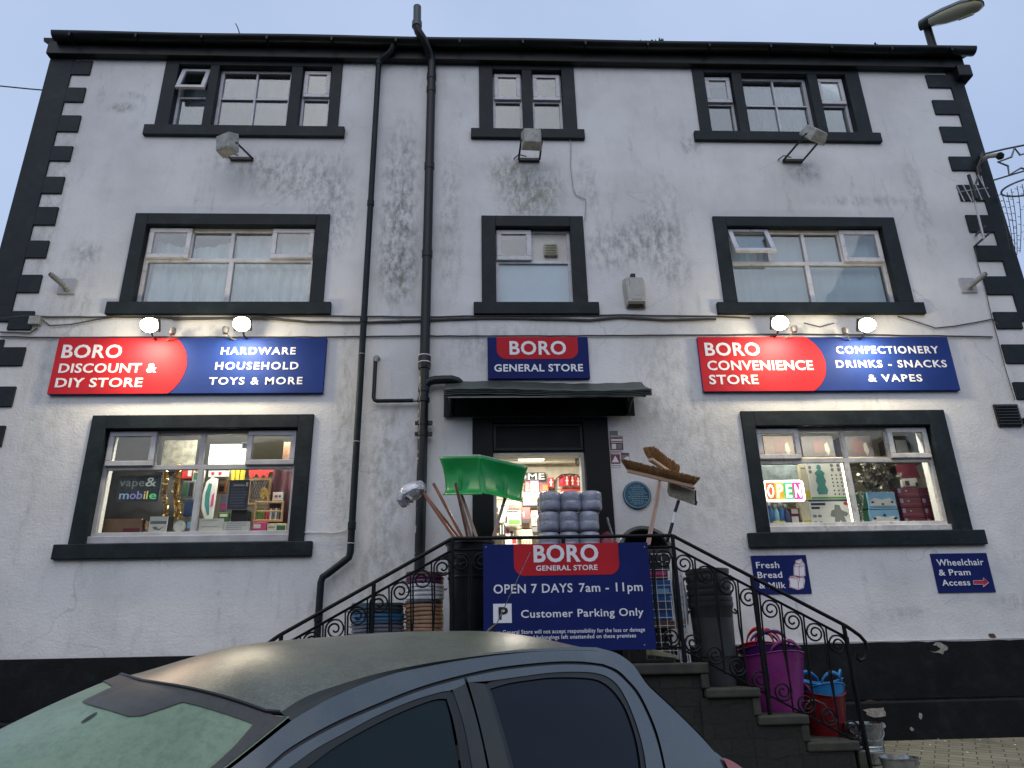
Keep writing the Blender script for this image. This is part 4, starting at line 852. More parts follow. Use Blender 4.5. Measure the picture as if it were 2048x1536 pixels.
broom("brown bristle broom pointing away behind the long broom", (1301,922), (1352,957), -.78, -.20, .10, .02, [(1322,1008),(1306,1050),(1298,1090)], -.72, (-.05,-.1,1))
t = thing("window_brush", "grey brush on a white and black telescopic pole beside the brooms", "brush", P(1342,1080,-.7))
a, b = P(1337,972,-.74), P(1388,990,-.74); d = (b-a).normalized(); upv = Vector((0.05,-.45,1)).normalized(); sd = d.cross(upv).normalized()
g = MB(); v = []
for p in (a, b):
    for w_, h_ in ((-.05,0),(.05,0),(.09,-.13),(-.09,-.13)): v.append(p+sd*w_+upv*(h_+.05))
g.add(v, [(0,1,2,3),(7,6,5,4),(0,4,5,1),(1,5,6,2),(2,6,7,3),(3,7,4,0)]); g.obj("bristles", mat("grey_bristle", (.28,.26,.20), .8, var=.35, scale=50, bmp=.8, bscale=120), t, bevel=.006)
g = MB(); g.tube([a+upv*.06, b+upv*.06], .02, 8); g.obj("block", mat("block_grey", (.25,.23,.2), .5), t)
g = MB(); g.tube([b+d*.01+upv*.05, b+d*.025-upv*.09], .008, 6); g.tube([b-upv*.09+d*.02, b-upv*.05+d*.03], .011, 6); g.obj("clip", M_BLACKPL, t)
q = [P(1361,992,-.74), P(1357,1002,-.74), P(1350,1024,-.74), P(1345,1046,-.74), P(1338,1071,-.74), P(1334,1084,-.72)]
for i, (m, nm) in enumerate(((M_WHITE,"pole"),(M_BLACKPL,"grip"),(M_WHITE,"pole"),(M_BLACKPL,"grip"),(M_BLACKPL,"grip"))):
    g = MB(); g.tube([q[i], q[i+1]], .011 if m is M_WHITE else .0155, 8); g.obj(nm, m, t, smooth=True)
t = thing("white_rod", "thin bent silvery rod leaning beside the roll packs and the door jamb", "rod", P(1222,1085,-.62))
g = MB(); g.tube([P(1214,1035,-.5), P(1222,1062,-.5), P(1229,1084,-.5), P(1231,1100,-.5)], .011, 7); g.obj("rod", M_STEEL, t, smooth=True)
t = thing("red_bag", "dark red bag slumped behind the railing right of the roll packs", "bag", P(1212,1092,-.5))
g = MB(); cc = P(1213,1090,-.48); g.lathe([(0,-.12),(.10,-.10),(.11,0),(.07,.08),(.02,.12),(0,.12)], cc, 14); g.v = [v+Vector((random.uniform(-.012,.012),)*3) for v in g.v]; g.obj("body", mat("dark_red_bag", (.16,.01,.025), .4), t, smooth=True)
# stacked bowls on the left steps
def bowlstack(label_fn, px0, px1, ytop, ybot, Y, cols, group, name, cat, rect=False):
    n = len(cols)
    for i, (m, nm) in enumerate(cols):
        f = i/(n-1) if n > 1 else 0; py = ytop+(ybot-ytop)*f
        a, b = PX(px0, py, Y), PX(px1, py, Y); z = PZ((px0+px1)/2, py, Y); r = (b-a)/2; cx = (a+b)/2+random.uniform(-.006,.006)
        t = thing(name, label_fn(i, nm), cat, (cx, Y, z-.16), group)
        g = MB(); pr = [(0,-.17),(r*.74,-.17),(r*.76,-.165),(r*.95,-.022),(r,-.02),(r*1.0,-.002),(r*.985,.004),(r*.93,.002),(r*.91,-.02),(r*.73,-.155),(0,-.155)]
        nn = 36; g.lathe([(q, z+w_) for q, w_ in pr], (cx, Y, 0), nn)
        dz = random.uniform(.001,.006); ph = random.uniform(0, 6)
        g.v = [Vector((v.x, v.y*1.0, v.z+dz*math.sin(2*math.atan2(v.y-Y, v.x-cx)+ph))) for v in g.v]
        g.obj("bowl", m, t, smooth=True)
        if i % 2 == 0:
            g = MB(); s = random.choice((-1, 1)); g.tube([(cx+s*r*.99,Y-.05,z-.005),(cx+s*(r+.03),Y-.04,z+.004),(cx+s*(r+.03),Y+.04,z+.004),(cx+s*r*.99,Y+.05,z-.005)], .006, 6); g.obj("grip", m, t, smooth=True)
PL = lambda nm, c: (mat("plastic_"+nm.replace(" ", "_"), c, .3, var=.15, scale=4), nm)
c1 = [PL("brown",(.09,.04,.028)), PL("plum",(.10,.02,.07)), PL("plum",(.10,.02,.07)), PL("white",(.62,.62,.62)), PL("white",(.62,.62,.62)), PL("white",(.62,.62,.62)), PL("white",(.62,.62,.62)), PL("dark grey",(.05,.055,.055))]+[PL("tan",(.36,.20,.11))]*7+[PL("white",(.62,.62,.62)), PL("crimson",(.35,.01,.03)), PL("white",(.62,.62,.62)), PL("tan",(.36,.20,.11)), PL("tan",(.36,.20,.11))]
def lab1(i, nm):
    order = ["topmost","second","third","fourth","fifth","sixth","seventh","eighth","ninth","tenth","eleventh","twelfth","thirteenth","fourteenth","fifteenth","sixteenth","seventeenth","eighteenth","nineteenth","twentieth"]
    return f"{nm} plastic bowl, {order[i]} from the top of the taller stack"
bowlstack(lab1, 811, 887, 1147, 1299, -.72, c1, "bowls in the taller stack beside the bin", "plastic_bowl", "bowl")
c2 = [PL("teal",(.018,.05,.06)), PL("teal",(.018,.05,.06)), PL("dark teal",(.012,.03,.04)), PL("blue",(.02,.12,.25)), PL("blue",(.02,.12,.25)), PL("blue grey",(.05,.10,.14)), PL("slate grey",(.13,.13,.16)), PL("slate grey",(.13,.13,.16)), PL("slate grey",(.13,.13,.16)), PL("white",(.62,.62,.62)), PL("slate grey",(.13,.13,.16))]
def lab2(i, nm):
    order = ["topmost","second","third","fourth","fifth","sixth","seventh","eighth","ninth","tenth","eleventh"]
    return f"{nm} plastic basin, {order[i]} from the top of the wider stack"
bowlstack(lab2, 703, 808, 1209, 1282, -.70, c2, "basins in the wider stack on the left steps", "plastic_basin", "basin")
# wire grid rack with goods
t = thing("wire_rack", "white wire grid display rack between the big board and the grey bins", "rack", (1.62, -.75, LZ))
M_WIRE = mat("white_wire", (.62,.64,.64), .4, var=.1)
def wire_panel(name, a, b, z0, z1, nx, nz):
    g = MB(); a, b = Vector(a), Vector(b); up = Vector((0,0,1))
    for i in range(nx+1): p = a.lerp(b, i/nx); g.tube([p+up*z0, p+up*z1], .0028 if 0 < i < nx else .004, 5)
    for j in range(nz+1): q = up*(z0+(z1-z0)*j/nz); g.tube([a+q, b+q], .0028 if 0 < j < nz else .004, 5)
    tag(g.obj(name, M_WIRE, t), kind="stuff")
ry = -.90
xa, xb, xc = PX(1285,1200,ry), PX(1346,1200,ry), PX(1376,1220,ry)
wire_panel("grid_panel", (xa,ry,0), (xb,ry,0), LZ+.03, PZ(1320,1108,ry), 4, 13)
wire_panel("grid_panel", (xb+.02,ry,0), (xc,ry+.10,0), LZ, PZ(1360,1132,ry), 4, 13)
wire_panel("grid_panel", (xc+.005,ry+.10,0), (xc+.03,ry+.55,0), LZ, PZ(1360,1132,ry), 5, 13)
def goods(name, label, cat, px0, py0, px1, py1, Y, dep, m, group=None, face=()):
    a, b = P(px0, (py0+py1)/2, Y), P(px1, (py0+py1)/2, Y); pm = (px0+px1)/2; z1, z0 = PZ(pm, py0, Y), PZ(pm, py1, Y)
    t = thing(name, label, cat, ((a.x+b.x)/2, Y, z0), group)
    MB().box(a.x, b.x, Y, Y+dep, z0, z1).obj("carton", m, t, bevel=.004)
    W_, H_ = b.x-a.x, z1-z0
    for nm, mm, pl in face:
        if isinstance(pl, tuple): u0, v0, u1, v1 = pl; pl = [(u0,v0),(u1,v0),(u1,v1),(u0,v1)]
        MB().prism([(a.x+u*W_, z1-v*H_) for u, v in pl], Y-.0025, Y+.001).obj(nm, mm, t)
    return t
def pm_(n, c, r=.4, **k): return mat("print_"+n, c, r, var=.1, scale=5, **k)
K = dict(white=pm_("white",(.66,.66,.64)), blue=pm_("blue",(.015,.10,.30)), dkblue=pm_("dkblue",(.015,.04,.12)), teal=pm_("teal",(.04,.20,.19)), red=pm_("red",(.50,.03,.03)), maroon=pm_("maroon",(.13,.015,.035)), pink=pm_("pink",(.55,.06,.20)),
         green=pm_("green",(.10,.30,.04)), dkgreen=pm_("dkgreen",(.03,.12,.05)), yellow=pm_("yellow",(.65,.50,.05)), gold=mat("gold_foil",(.60,.38,.10),.3,metal=.7,var=.4,scale=25), black=pm_("black",(.012,.012,.014)), grey=pm_("grey",(.16,.17,.18)), brown=pm_("brown",(.14,.07,.035)), tan=pm_("tan",(.42,.27,.13)), cream=pm_("cream",(.62,.56,.42)), orange=pm_("orange",(.60,.20,.03)), lilac=pm_("lilac",(.30,.28,.42)), sky=pm_("sky",(.22,.42,.62)))
goods("blue_carton","upper blue carton behind the wire rack, under a crimson box","carton",1300,1160,1342,1192,-.80,.25,K["blue"],None,[("label_panel",K["sky"],(.1,.55,.9,.8))])
goods("blue_carton","lower blue carton behind the wire rack, above a pale box","carton",1302,1193,1344,1240,-.80,.25,K["blue"],None,[("label_panel",K["dkblue"],(.1,.2,.9,.7))])
goods("crimson_carton","crimson box on top of the blue cartons behind the wire rack","carton",1298,1142,1336,1159,-.80,.25,K["maroon"],None,[("label_panel",K["pink"],(.05,.1,.9,.5))])
goods("brown_carton","brown carton at the foot of the pile behind the wire rack","carton",1304,1241,1372,1256,-.80,.25,K["brown"])
goods("black_carton","tall black carton standing on the landing under the round tub","carton",1296,1098,1338,1141,-.78,.25,K["black"])
t = thing("foil_roll", "roll of goods in silvery film standing inside the wire rack", "roll", P(1357,1230,-.72)); z0, z1 = PZ(1360,1250,-.72), PZ(1357,1140,-.72); xx = PX(1359,1200,-.72)
g = MB(); g.lathe([(0,z0),(.055,z0),(.065,z0+.1),(.07,(z0+z1)/2),(.05,z1-.1),(.03,z1),(0,z1)], (xx,-.72,0), 14); g.v = [v+Vector((random.uniform(-.008,.008),random.uniform(-.008,.008),0)) for v in g.v]; g.obj("wrap", mat("silver_film",(1,1,1)), t, smooth=True, sharp=25)
t = thing("timber_board", "pale plank lying on the landing below the big board", "plank", P(1335,1312,-1.0))
a, b = P(1300,1303,-1.0), P(1356,1314,-.95); d = b-a
g = MB(); g.add([a+Vector((0,0,-.03)), a+Vector((0,0,.025)), b+Vector((0,0,.012)), b+Vector((0,0,-.012)), a+Vector((0,.12,-.03)), a+Vector((0,.12,.025)), b+Vector((0,.12,.012)), b+Vector((0,.12,-.012))], [(0,1,2,3),(7,6,5,4),(0,4,5,1),(1,5,6,2),(2,6,7,3),(3,7,4,0)]); g.obj("plank", mat("pale_plank",(.50,.46,.30),.6,var=.2,scale=12), t, bevel=.004)
# nested grey dustbins on the top step
gy = -.72; x0, x1 = PX(1379,1230,gy), PX(1467,1230,gy); gcx, gr = (x0+x1)/2, (x1-x0)/2
ordw = ["outermost and lowest","second","third","fourth","fifth","innermost and topmost"]
zr0 = PZ(1423,1206,gy); zr1 = PZ(1420,1140,gy)
for k in range(6):
    zt_ = zr0+(zr1-zr0)*(k/5)**1.15; h = .92 if k == 0 else .5; zb = -.249 if k == 0 else zt_-h
    t = thing("grey_dustbin", f"grey plastic dustbin, {ordw[k]} in the nested stack behind the railing", "bin", (gcx, gy, zb), "nested grey dustbins on the top step")
    g = MB(); hh = zt_-zb; r1 = gr*(1.0-.004*k)
    tp = (.72 if k == 0 else .86); g.lathe([(0,zb),(r1*tp,zb),(r1*.95,zt_-.05),(r1*.97,zt_-.045),(r1,zt_-.035),(r1*1.01,zt_),(r1*.93,zt_),(r1*.90,zt_-.04),(r1*tp*.95,zb+.02),(0,zb+.02)], (gcx,gy,0), 32); g.obj("body", M_BING, t, smooth=True)
    if k in (0, 5):
        for s in (-1, 1): g = MB(); g.tube([(gcx+s*gr*.97,gy-.06,zt_-.06),(gcx+s*(gr+.03),gy-.04,zt_-.09),(gcx+s*(gr+.03),gy+.04,zt_-.09),(gcx+s*gr*.97,gy+.06,zt_-.06)], .010, 7); g.obj("handle", M_BING, t, smooth=True)
# flexible tubs
def trug(label, cx, cy, zb, r0, r1, h, m, group, hh=.09, wob=.012, hang=35, rim=None):
    t = thing("flexible_tub", label, "tub", (cx, cy, zb), group); n = 40; g = MB(); rows = []
    for (r, z, ins) in ((r0,0,0),(r0*1.02,.02,0),(r0+(r1-r0)*.5,h*.5,0),(r0+(r1-r0)*.88,h*.88,0),(r1,h-.012,0),(r1+.012,h-.006,0),(r1+.008,h,0),(r1-.008,h,0),(r0+(r1-r0)*.5-.01,h*.5,0),(r0-.012,.02,0)):
        rows.append([Vector((cx+r*(1+wob*math.sin(2*a+1)*z/h*1.6)*math.cos(a), cy+r*math.sin(a), zb+z+(.02*math.cos(2*(a-R(hang))) if z > h*.9 else 0))) for a in [2*math.pi*i/n for i in range(n+1)]])
    g.grid(rows); g.add([(cx,cy,zb)], []); g.add([Vector(p) for p in rows[0][:-1]], [tuple(range(n))]); g.obj("body", m, t, smooth=True, sharp=50)
    for s in (0, 180):
        a0 = R(hang+s); g = MB(); rowa, rowb = [], []
        for i in range(13):
            f = i/12; a = a0+R(-34+68*f); z = zb+h+.02*math.cos(2*(a-R(hang)))-.01+hh*math.sin(math.pi*f)**.6; r = r1+.006
            rowa.append(Vector((cx+r*math.cos(a), cy+r*math.sin(a), z))); rowb.append(Vector((cx+r*.97*math.cos(a), cy+r*.97*math.sin(a), z+.032*(math.sin(math.pi*f)**.3))))
        g.grid([rowa, rowb]); g.obj("handle", m, t, smooth=True, solid=.012)
    return t
def PLm(nm, c, **k): return mat("plastic_"+nm, c, .3, var=.12, scale=4, **k)
my = -.66; xa, xb = PX(1478,1290,my), PX(1602,1290,my); cx = (xa+xb)/2; r1 = (xb-xa)/2; zb = -.459; zt_ = PZ(1540,1303,my); r0 = (PX(1592,1410,my)-PX(1500,1410,my))/2
MG = PLm("magenta",(.27,.035,.20)); PU = PLm("purple",(.07,.012,.13)); RD = PLm("red",(.55,.02,.02)); BL = PLm("sky_blue",(.02,.22,.52)); DR = PLm("dark_red",(.16,.006,.012))
grp = "flexible tubs nested on the middle step"
trug("tall magenta flexible tub on the middle step", cx, my, zb, r0, r1*.97, zt_-zb-.01, MG, grp, .07, hang=100)
trug("purple flexible tub nested inside the magenta tub", cx-.01, my+.01, zb+.10, r0*.95, r1*.93, zt_-zb-.055, PU, grp, .10, hang=78)
trug("red flexible tub standing behind the purple tub", cx+.0, my+.14, zb+.05, r0*.8, r1*.80, zt_-zb+.02, RD, grp, .10, hang=60)
by_ = -.66; xa, xb = PX(1597,1385,by_), PX(1688,1385,by_); cx = (xa+xb)/2; r1 = (xb-xa)/2; zt_ = PZ(1640,1380,by_)
grp = "tubs nested on the bottom step"
trug("dark red tub on the lowest step beside the railing scroll", cx, by_, -.659, r1*.72, r1*.95, zt_+.659-.02, DR, grp, .06, hang=10)
trug("bright blue tub nested inside the dark red tub", cx+.01, by_+.01, -.55, r1*.72, r1*.95, zt_+.55+.05, BL, grp, .07, hang=100)
trug("second bright blue tub, innermost of the tubs on the lowest step", cx+.015, by_+.015, -.52, r1*.70, r1*.90, zt_+.52+.08, BL, grp, .05, hang=150)
t = thing("wire_hoop", "thin steel bucket handle loop hanging in front of the dark red tub", "handle loop", P(1640,1505,-1.0))
hp = [(1612,1410),(1618,1402),(1630,1400),(1648,1408),(1664,1428),(1677,1452),(1679,1478),(1672,1496),(1655,1507),(1636,1503),(1619,1484),(1609,1455),(1607,1428)]
g = MB(); g.tube([P(x, y, -1.02+.002*i) for i, (x, y) in enumerate(hp)], .006, 6, closed=True); g.obj("loop", mat("dull_steel",(.20,.19,.18),.35,metal=.8), t, smooth=True)
# metal buckets on the pavement
def bucket(label, cx, cy, zb, r0, r1, h, handle=True, bands=(.35,.7)):
    t = thing("metal_bucket", label, "bucket", (cx, cy, zb)); g = MB(); pr = [(0,0),(r0,0),(r0*1.01,.012)]
    for f in bands: rr = r0+(r1-r0)*f; pr += [(rr,h*f-.02),(rr+.006,h*f-.014),(rr,h*f-.008),(rr+.006,h*f),(rr+.001,h*f+.008)]
    pr += [(r1,h-.012),(r1+.008,h-.008),(r1+.009,h),(r1-.002,h+.002),(r1-.004,h-.01),(r0-.004,.015),(0,.012)]
    g.lathe([(a, zb+b) for a, b in pr], (cx,cy,0), 32); g.obj("body", M_STEEL, t, smooth=True)
    if handle:
        for s in (-1, 1): g = MB(); g.lathe([(0,-.006),(.022,-.004),(.022,.004),(0,.006)], (cx+s*r1, cy-.01, zb+h-.03), 12, Matrix.Rotation(R(90), 3, 'Y')); g.obj("ear", M_STEEL, t)
        g = MB(); g.tube([(cx+r1*math.cos(a), cy-.015-.12*math.sin(a), zb+h-.03-.10*math.sin(a)) for a in [math.pi*i/16 for i in range(17)]], .004, 6); g.obj("bail", M_STEEL, t, smooth=True)
    return t
yb2 = -.86; z0 = gz(0, -.86); xa, xb = PX(1685,1455,yb2), PX(1752,1455,yb2); cx = (xa+xb)/2+.01; zt_ = PZ(1720,1446,yb2)
bucket("tall galvanised bucket on the pavement at the foot of the steps", cx+.03, yb2, z0, (xb-xa)*.40, (xb-xa)*.5, zt_-z0, bands=(.33,.42))
yb3 = -1.35; z0 = gz(0, -1.35); xa, xb = PX(1763,1520,yb3), PX(1833,1520,yb3); bucket("low wide galvanised tub on the pavement, cut off by the picture edge", (xa+xb)/2, yb3, z0, (xb-xa)*.42, (xb-xa)*.5, PZ(1798,1514,yb3)-z0, False, ())
g = MB()
for px, py in ((1845,1502),(1890,1482),(1876,1478),(1998,1474),(1935,1505),(1960,1480),(2030,1490),(1860,1490)):
    d = ray(px, py); k = (-.775+.1*CAM.y+.003)/(d.z-.1*d.y); q = CAM+d*k; s = random.uniform(.007,.014)
    g.add([q+Vector((s,0,0)), q+Vector((0,s,0)), q+Vector((-s,0,0)), q+Vector((0,-s,0)), q+Vector((0,0,s*.8))], [(0,1,4),(1,2,4),(2,3,4),(3,0,4)])
tag(g.obj("litter", M_STW), "scattered scraps of white litter on the block paving", "litter", kind="stuff")
# ---------------------------------------------------------------- up high: aerial, street lamp, decorations, wires, weeds
t = thing("tv_aerial", "small television aerial bracketed to the right hand quoins", "aerial", P(1960,470,-.05))
M_AL = mat("aerial_metal", (.35,.35,.36), .4, metal=.5)
a0, a1 = P(1947,478,-.01), P(1968,470,-.3); mt0, mt1 = P(1968,478,-.32), P(1940,365,-.32)
g = MB(); g.tube([P(1952,470,0), P(1970,452,-.32)], .014, 6); g.tube([P(1952,490,0), P(1978,467,-.34)], .014, 6); g.obj("bracket", M_CABLE, t)
g = MB(); g.tube([mt0, mt1], .013, 8); g.obj("mast", M_AL, t, smooth=True)
g = MB(); g.tube([P(1937,350,-.36), P(1953,398,-.36)], .020, 8); g.obj("balun_box", M_BLACKPL, t)
b0, b1 = P(1916,384,-.36), P(1976,376,-.36)
g = MB(); g.tube([b0, b1], .008, 6); g.obj("boom", M_AL, t)
for (x0, y0, x1, y1) in ((1914,372,1929,403),(1926,370,1944,403),(1950,368,1964,400),(1956,350,1979,395),(1962,352,1968,372)):
    g = MB(); g.tube([P(x0,y0,-.36), P(x1,y1,-.36)], .0065, 5); g.obj("element", M_AL, t)
t = thing("wall_bracket", "rusty tangled bracket holding the street decoration at the right corner", "bracket", P(1962,330,-.05))
M_RUST = mat("bracket_dark", (.05,.04,.035), .7, var=.4)
g = MB(); g.tube([P(1966,305,.02), P(1962,318,-.15), P(1955,335,-.2), P(1957,352,-.25), P(1950,372,-.3), P(1946,392,-.32)], .013, 6); g.tube([P(1966,303,0), P(1960,312,-.1), P(1968,322,-.2), P(1958,330,-.2), P(1962,345,-.2)], .010, 5); g.obj("strut", M_RUST, t)
g = MB(); g.tube([P(1966,318,-.05), P(1978,312,-.2), P(1998,310,-.25)], .030, 8); g.obj("bulb_holder", M_CREAM, t, smooth=True)
p = P(2000, 312, -.25); g = MB(); g.lathe([(0,-.05),(.035,-.035),(.05,0),(.035,.035),(0,.05)], p, 12); g.obj("bulb", M_BLACKPL, t, smooth=True)
DY = -.3
t = thing("star_decoration", "unlit wire star and hoop street decoration hanging at the right edge", "decoration", P(2030,320,DY))
MD_ = mat("decoration_grey", (.16,.16,.17), .5)
g = MB(); g.tube([P(1968,308,DY), P(2010,298,DY), P(2060,288,DY), P(2140,275,DY)], .012, 6); g.tube([P(1985,361,DY), P(2048,342,DY), P(2140,318,DY)], .010, 6); g.obj("cable_rail", M_CABLE, t)
st = [(1996,324),(2023,314),(2029,296),(2040,310),(2062,304),(2052,324),(2066,344),(2042,336),(2018,350),(2016,332)]
g = MB(); g.tube([P(x, y, DY) for x, y in st], .013, 6, closed=True); g.obj("star", MD_, t, smooth=False)
c = P(2072, 370, DY); rx_, rz_ = P(2072,370,DY).x-P(2010,370,DY).x, .10
g = MB(); g.tube([(c.x+rx_*math.cos(a), DY+.3*math.sin(a), c.z+.05*math.sin(a)+.04*math.cos(a)) for a in [2*math.pi*i/28 for i in range(28)]], .012, 6, closed=True); g.obj("hoop", MD_, t, smooth=True)
MS_ = mat("string_dark", (.03,.03,.035), .6)
for (x0, y0, x1, y1, x2, y2) in ((1992,385,2010,440,2020,500),(2003,385,2020,435,2027,505),(2014,385,2028,440,2030,500),(2022,378,2036,440,2034,510),(2034,372,2046,430,2040,505),(2044,368,2058,430,2048,480),(2060,362,2070,420,2060,480)):
    pts = []
    for i in range(19):
        f = i/18; x = (1-f)**2*x0+2*f*(1-f)*x1+f*f*x2; y = (1-f)**2*y0+2*f*(1-f)*y1+f*f*y2; pts.append(P(x, y, DY))
    g = MB(); g.tube(pts, .0042, 4)
    for p_ in pts[1::2]: s = random.choice((-1,1)); g.tube([p_, p_+Vector((s*.035, 0, .008))], .0035, 4)
    g.obj("light_string", MS_, t)
# street lamp behind the building
LY = 4.7
t = thing("street_lamp", "unlit street lamp with a long clear bowl standing behind the building", "street lamp", (PX(1865,95,LY), LY, -.8))
lx = PX(1866, 95, LY); zt_ = PZ(1852, 40, LY)
g = MB(); g.tube([(lx, LY, -.8), (lx, LY, 4), (lx, LY, zt_)], [.11,.10,.085], 14); g.obj("pole", M_LEAD, t, smooth=True)
e0 = P(1838, 52, LY); e1 = P(1968, 4, LY-1.0); ax = (e1-e0); Ln = ax.length; ax.normalize(); sd = ax.cross(Vector((0,0,1))).normalized(); up = sd.cross(ax)
def pod(prof, n=20, up0=-9, flat=1.0):
    rows = []
    for f, wd_, hu, hd in prof:
        c0 = e0+ax*(f*Ln); rows.append([c0+sd*(wd_*math.cos(a))+up*((hu if math.sin(a) > 0 else hd)*math.sin(a)) for a in [2*math.pi*i/n for i in range(n+1)]])
    return rows
g = MB(); g.grid(pod([(0,.02,.02,.02),(.02,.12,.11,.12),(.15,.17,.14,.06),(.4,.24,.17,.03),(.7,.27,.17,.02),(.9,.22,.12,.02),(.98,.12,.06,.02),(1.0,.01,.01,.01)])); g.obj("lamp_housing", mat("lamp_grey_green", (.13,.14,.13), .5, var=.3), t, smooth=True)
g = MB(); g.grid(pod([(.14,.10,.0,.02),(.2,.17,.0,.09),(.4,.22,.0,.13),(.7,.25,.0,.15),(.9,.19,.0,.12),(.97,.10,.0,.06),(.99,.01,.0,.01)]))
mb_, N, L, B = newmat("lamp_bowl"); B.inputs['Base Color'].default_value = (.78,.70,.45,1); B.inputs['Roughness'].default_value = .15; B.inputs['Transmission Weight'].default_value = .1; B.inputs['IOR'].default_value = 1.4; B.inputs['Coat Weight'].default_value = .6
g.obj("lamp_bowl", mb_, t, smooth=True)
g = MB(); g.tube([e0+ax*(.62*Ln)-up*.16-sd*.06, e0+ax*(.84*Ln)-up*.15-sd*.06], .03, 8); g.obj("lamp_tube", mat("lamp_yellow", (.8,.75,.45), .2), t, smooth=True)
o = MB().tube([P(-400,142,.3), P(-200,155,.2), P(0,172,.1), P(60,178,.05), P(96,181,0)], .009, 5).obj("overhead_wire", M_CABLE); tag(o, "thin overhead wire reaching the building from the left", "wire")
o = MB().tube([P(482,80,.1), P(479,66,.1), P(475,54,.1), P(471,47,.1)], [.010,.008,.007,.006], 5).obj("roof_whip", M_LEAD); tag(o, "thin bent rod sticking up from the roof edge on the left", "rod")
M_LEAF = mat("weed_green", (.03,.045,.02), .7, var=.4)
def weed(label, px, py, n, hgt, sprd):
    g = MB(); b = P(px, py, -.15)
    for i in range(n):
        q = b+Vector((random.uniform(-sprd, sprd), random.uniform(-.03,.03), 0)); t_ = q+Vector((random.uniform(-.06,.06), random.uniform(-.04,.04), hgt*random.uniform(.4,1))); s = Vector((random.uniform(.008,.02),0,0)); m_ = q.lerp(t_, .55)+Vector((0,0,.01))
        g.add([q, m_+s, t_, m_-s], [(0,1,2,3)])
    o = g.obj("gutter_weed", M_LEAF, None, solid=0); tag(o, label, "weed", None); return o
weed("leafy weeds growing from the gutter right of the middle top window", 1302, 92, 40, .10, .17)
weed("small tuft of weed in the gutter above the right top window", 1749, 94, 8, .08, .02)
weed("tiny tuft of weed in the gutter near the soil pipe vent", 1070, 86, 6, .06, .03)
# curtains and blinds behind the upper windows
def curtain(name, label, cat, x0, x1, z0, z1, y, m, amp=.02, wl=.09, sag=0.0, drape=0):
    rows = []; n = int((x1-x0)/.012)
    for j in range(13):
        v = j/12; row = []
        for i in range(n+1):
            u = i/n; x = x0+(x1-x0)*u; ph = 2*math.pi*x/wl+math.sin(x*9)*1.3
            z = z1+(z0-z1)*v-sag*math.sin(math.pi*u)*(1-v)
            row.append((x+drape*.04*v*math.sin(u*6), y+amp*math.sin(ph)*(.5+.5*v)+.012*math.sin(x*31+v*5), z))
        rows.append(row)
    g = MB(); g.grid(rows); o = g.obj(name, m, None, smooth=True); tag(o, label, cat); return o
def net_mat(nm, a, b, sc_=4):
    m, N, L, B = newmat(nm); v = coords(N, L, (1,1,.35)); L.new(mix(N, L, ramp(N, L, noise(N, L, v, sc_, 6), .35, .65), a, b), B.inputs['Base Color']); B.inputs['Roughness'].default_value = .9
    B.inputs['Specular IOR Level'].default_value = .1; return m
M_NET = net_mat("net_white", (.50,.56,.60), (.72,.77,.80)); M_NETG = net_mat("net_grey", (.15,.17,.19), (.26,.28,.30)); M_BLND = net_mat("blind_grey", (.50,.55,.57), (.64,.69,.71), 2)
curtain("net_curtain", "white net curtain hanging in the left part of the first floor left window", "curtain", -3.86, -2.92, 3.88, 4.80, .20, M_NET, .022, .10, .10)
curtain("net_curtain", "rumpled white net curtain in the right part of the first floor left window", "curtain", -2.90, -1.95, 3.88, 4.84, .20, M_NET, .026, .13, -.05, 1)
curtain("net_curtain", "grey net curtain in the right top floor window", "curtain", 3.55, 4.42, 6.34, 7.28, .20, M_NETG, .014, .07)
curtain("roller_blind", "grey blind behind the middle light of the left top window", "blind", -3.36, -2.42, 6.33, 7.29, .22, mat("blind_slate",(.055,.075,.095),.7,var=.25,scale=2), .002, .4)
curtain("roller_blind", "pale blind behind the open left casement of the top floor", "blind", -3.87, -3.46, 6.33, 7.15, .24, mat("blind_pale",(.13,.155,.17),.7,var=.25,scale=2), .002, .4)
curtain("roller_blind", "pale blind behind the right casement of the left top window", "blind", -2.28, -1.90, 6.33, 7.29, .24, mat("blind_pale",(1,1,1)), .002, .4)
curtain("roller_blind", "slate blind behind the left light of the narrow top window", "blind", .19, .59, 6.33, 7.29, .24, mat("blind_slate2",(.022,.034,.048),.7,var=.15,scale=2), .002, .4)
curtain("roller_blind", "slate blind behind the right light of the narrow top window", "blind", .70, 1.11, 6.33, 7.29, .24, mat("blind_slate2",(1,1,1)), .002, .4)
curtain("roller_blind", "grey blind behind the left light of the right top window", "blind", 3.02, 3.41, 6.33, 7.29, .24, mat("blind_grey2",(.05,.06,.07),.7,var=.25,scale=3), .002, .4)
curtain("roller_blind", "grey blind behind the right light of the right top window", "blind", 4.56, 4.96, 6.33, 7.29, .24, mat("blind_grey2",(1,1,1)), .002, .4)
t = thing("vertical_blind", "pale vertical slat blind in the right first floor window", "blind", (4.0, .2, 3.87))
nsl = 24
for i in range(nsl):
    x = 3.06+i*(4.96-3.06)/nsl; g = MB(); g.add([(x,.215,3.88),(x+.064,.185,3.88),(x+.064,.185,4.86),(x,.215,4.86)], [(0,1,2,3)]); g.obj("slat", M_BLND, t)
MB().box(3.04, 4.98, .18, .23, 4.862, 4.89).obj("head_rail", M_UPVC, t)
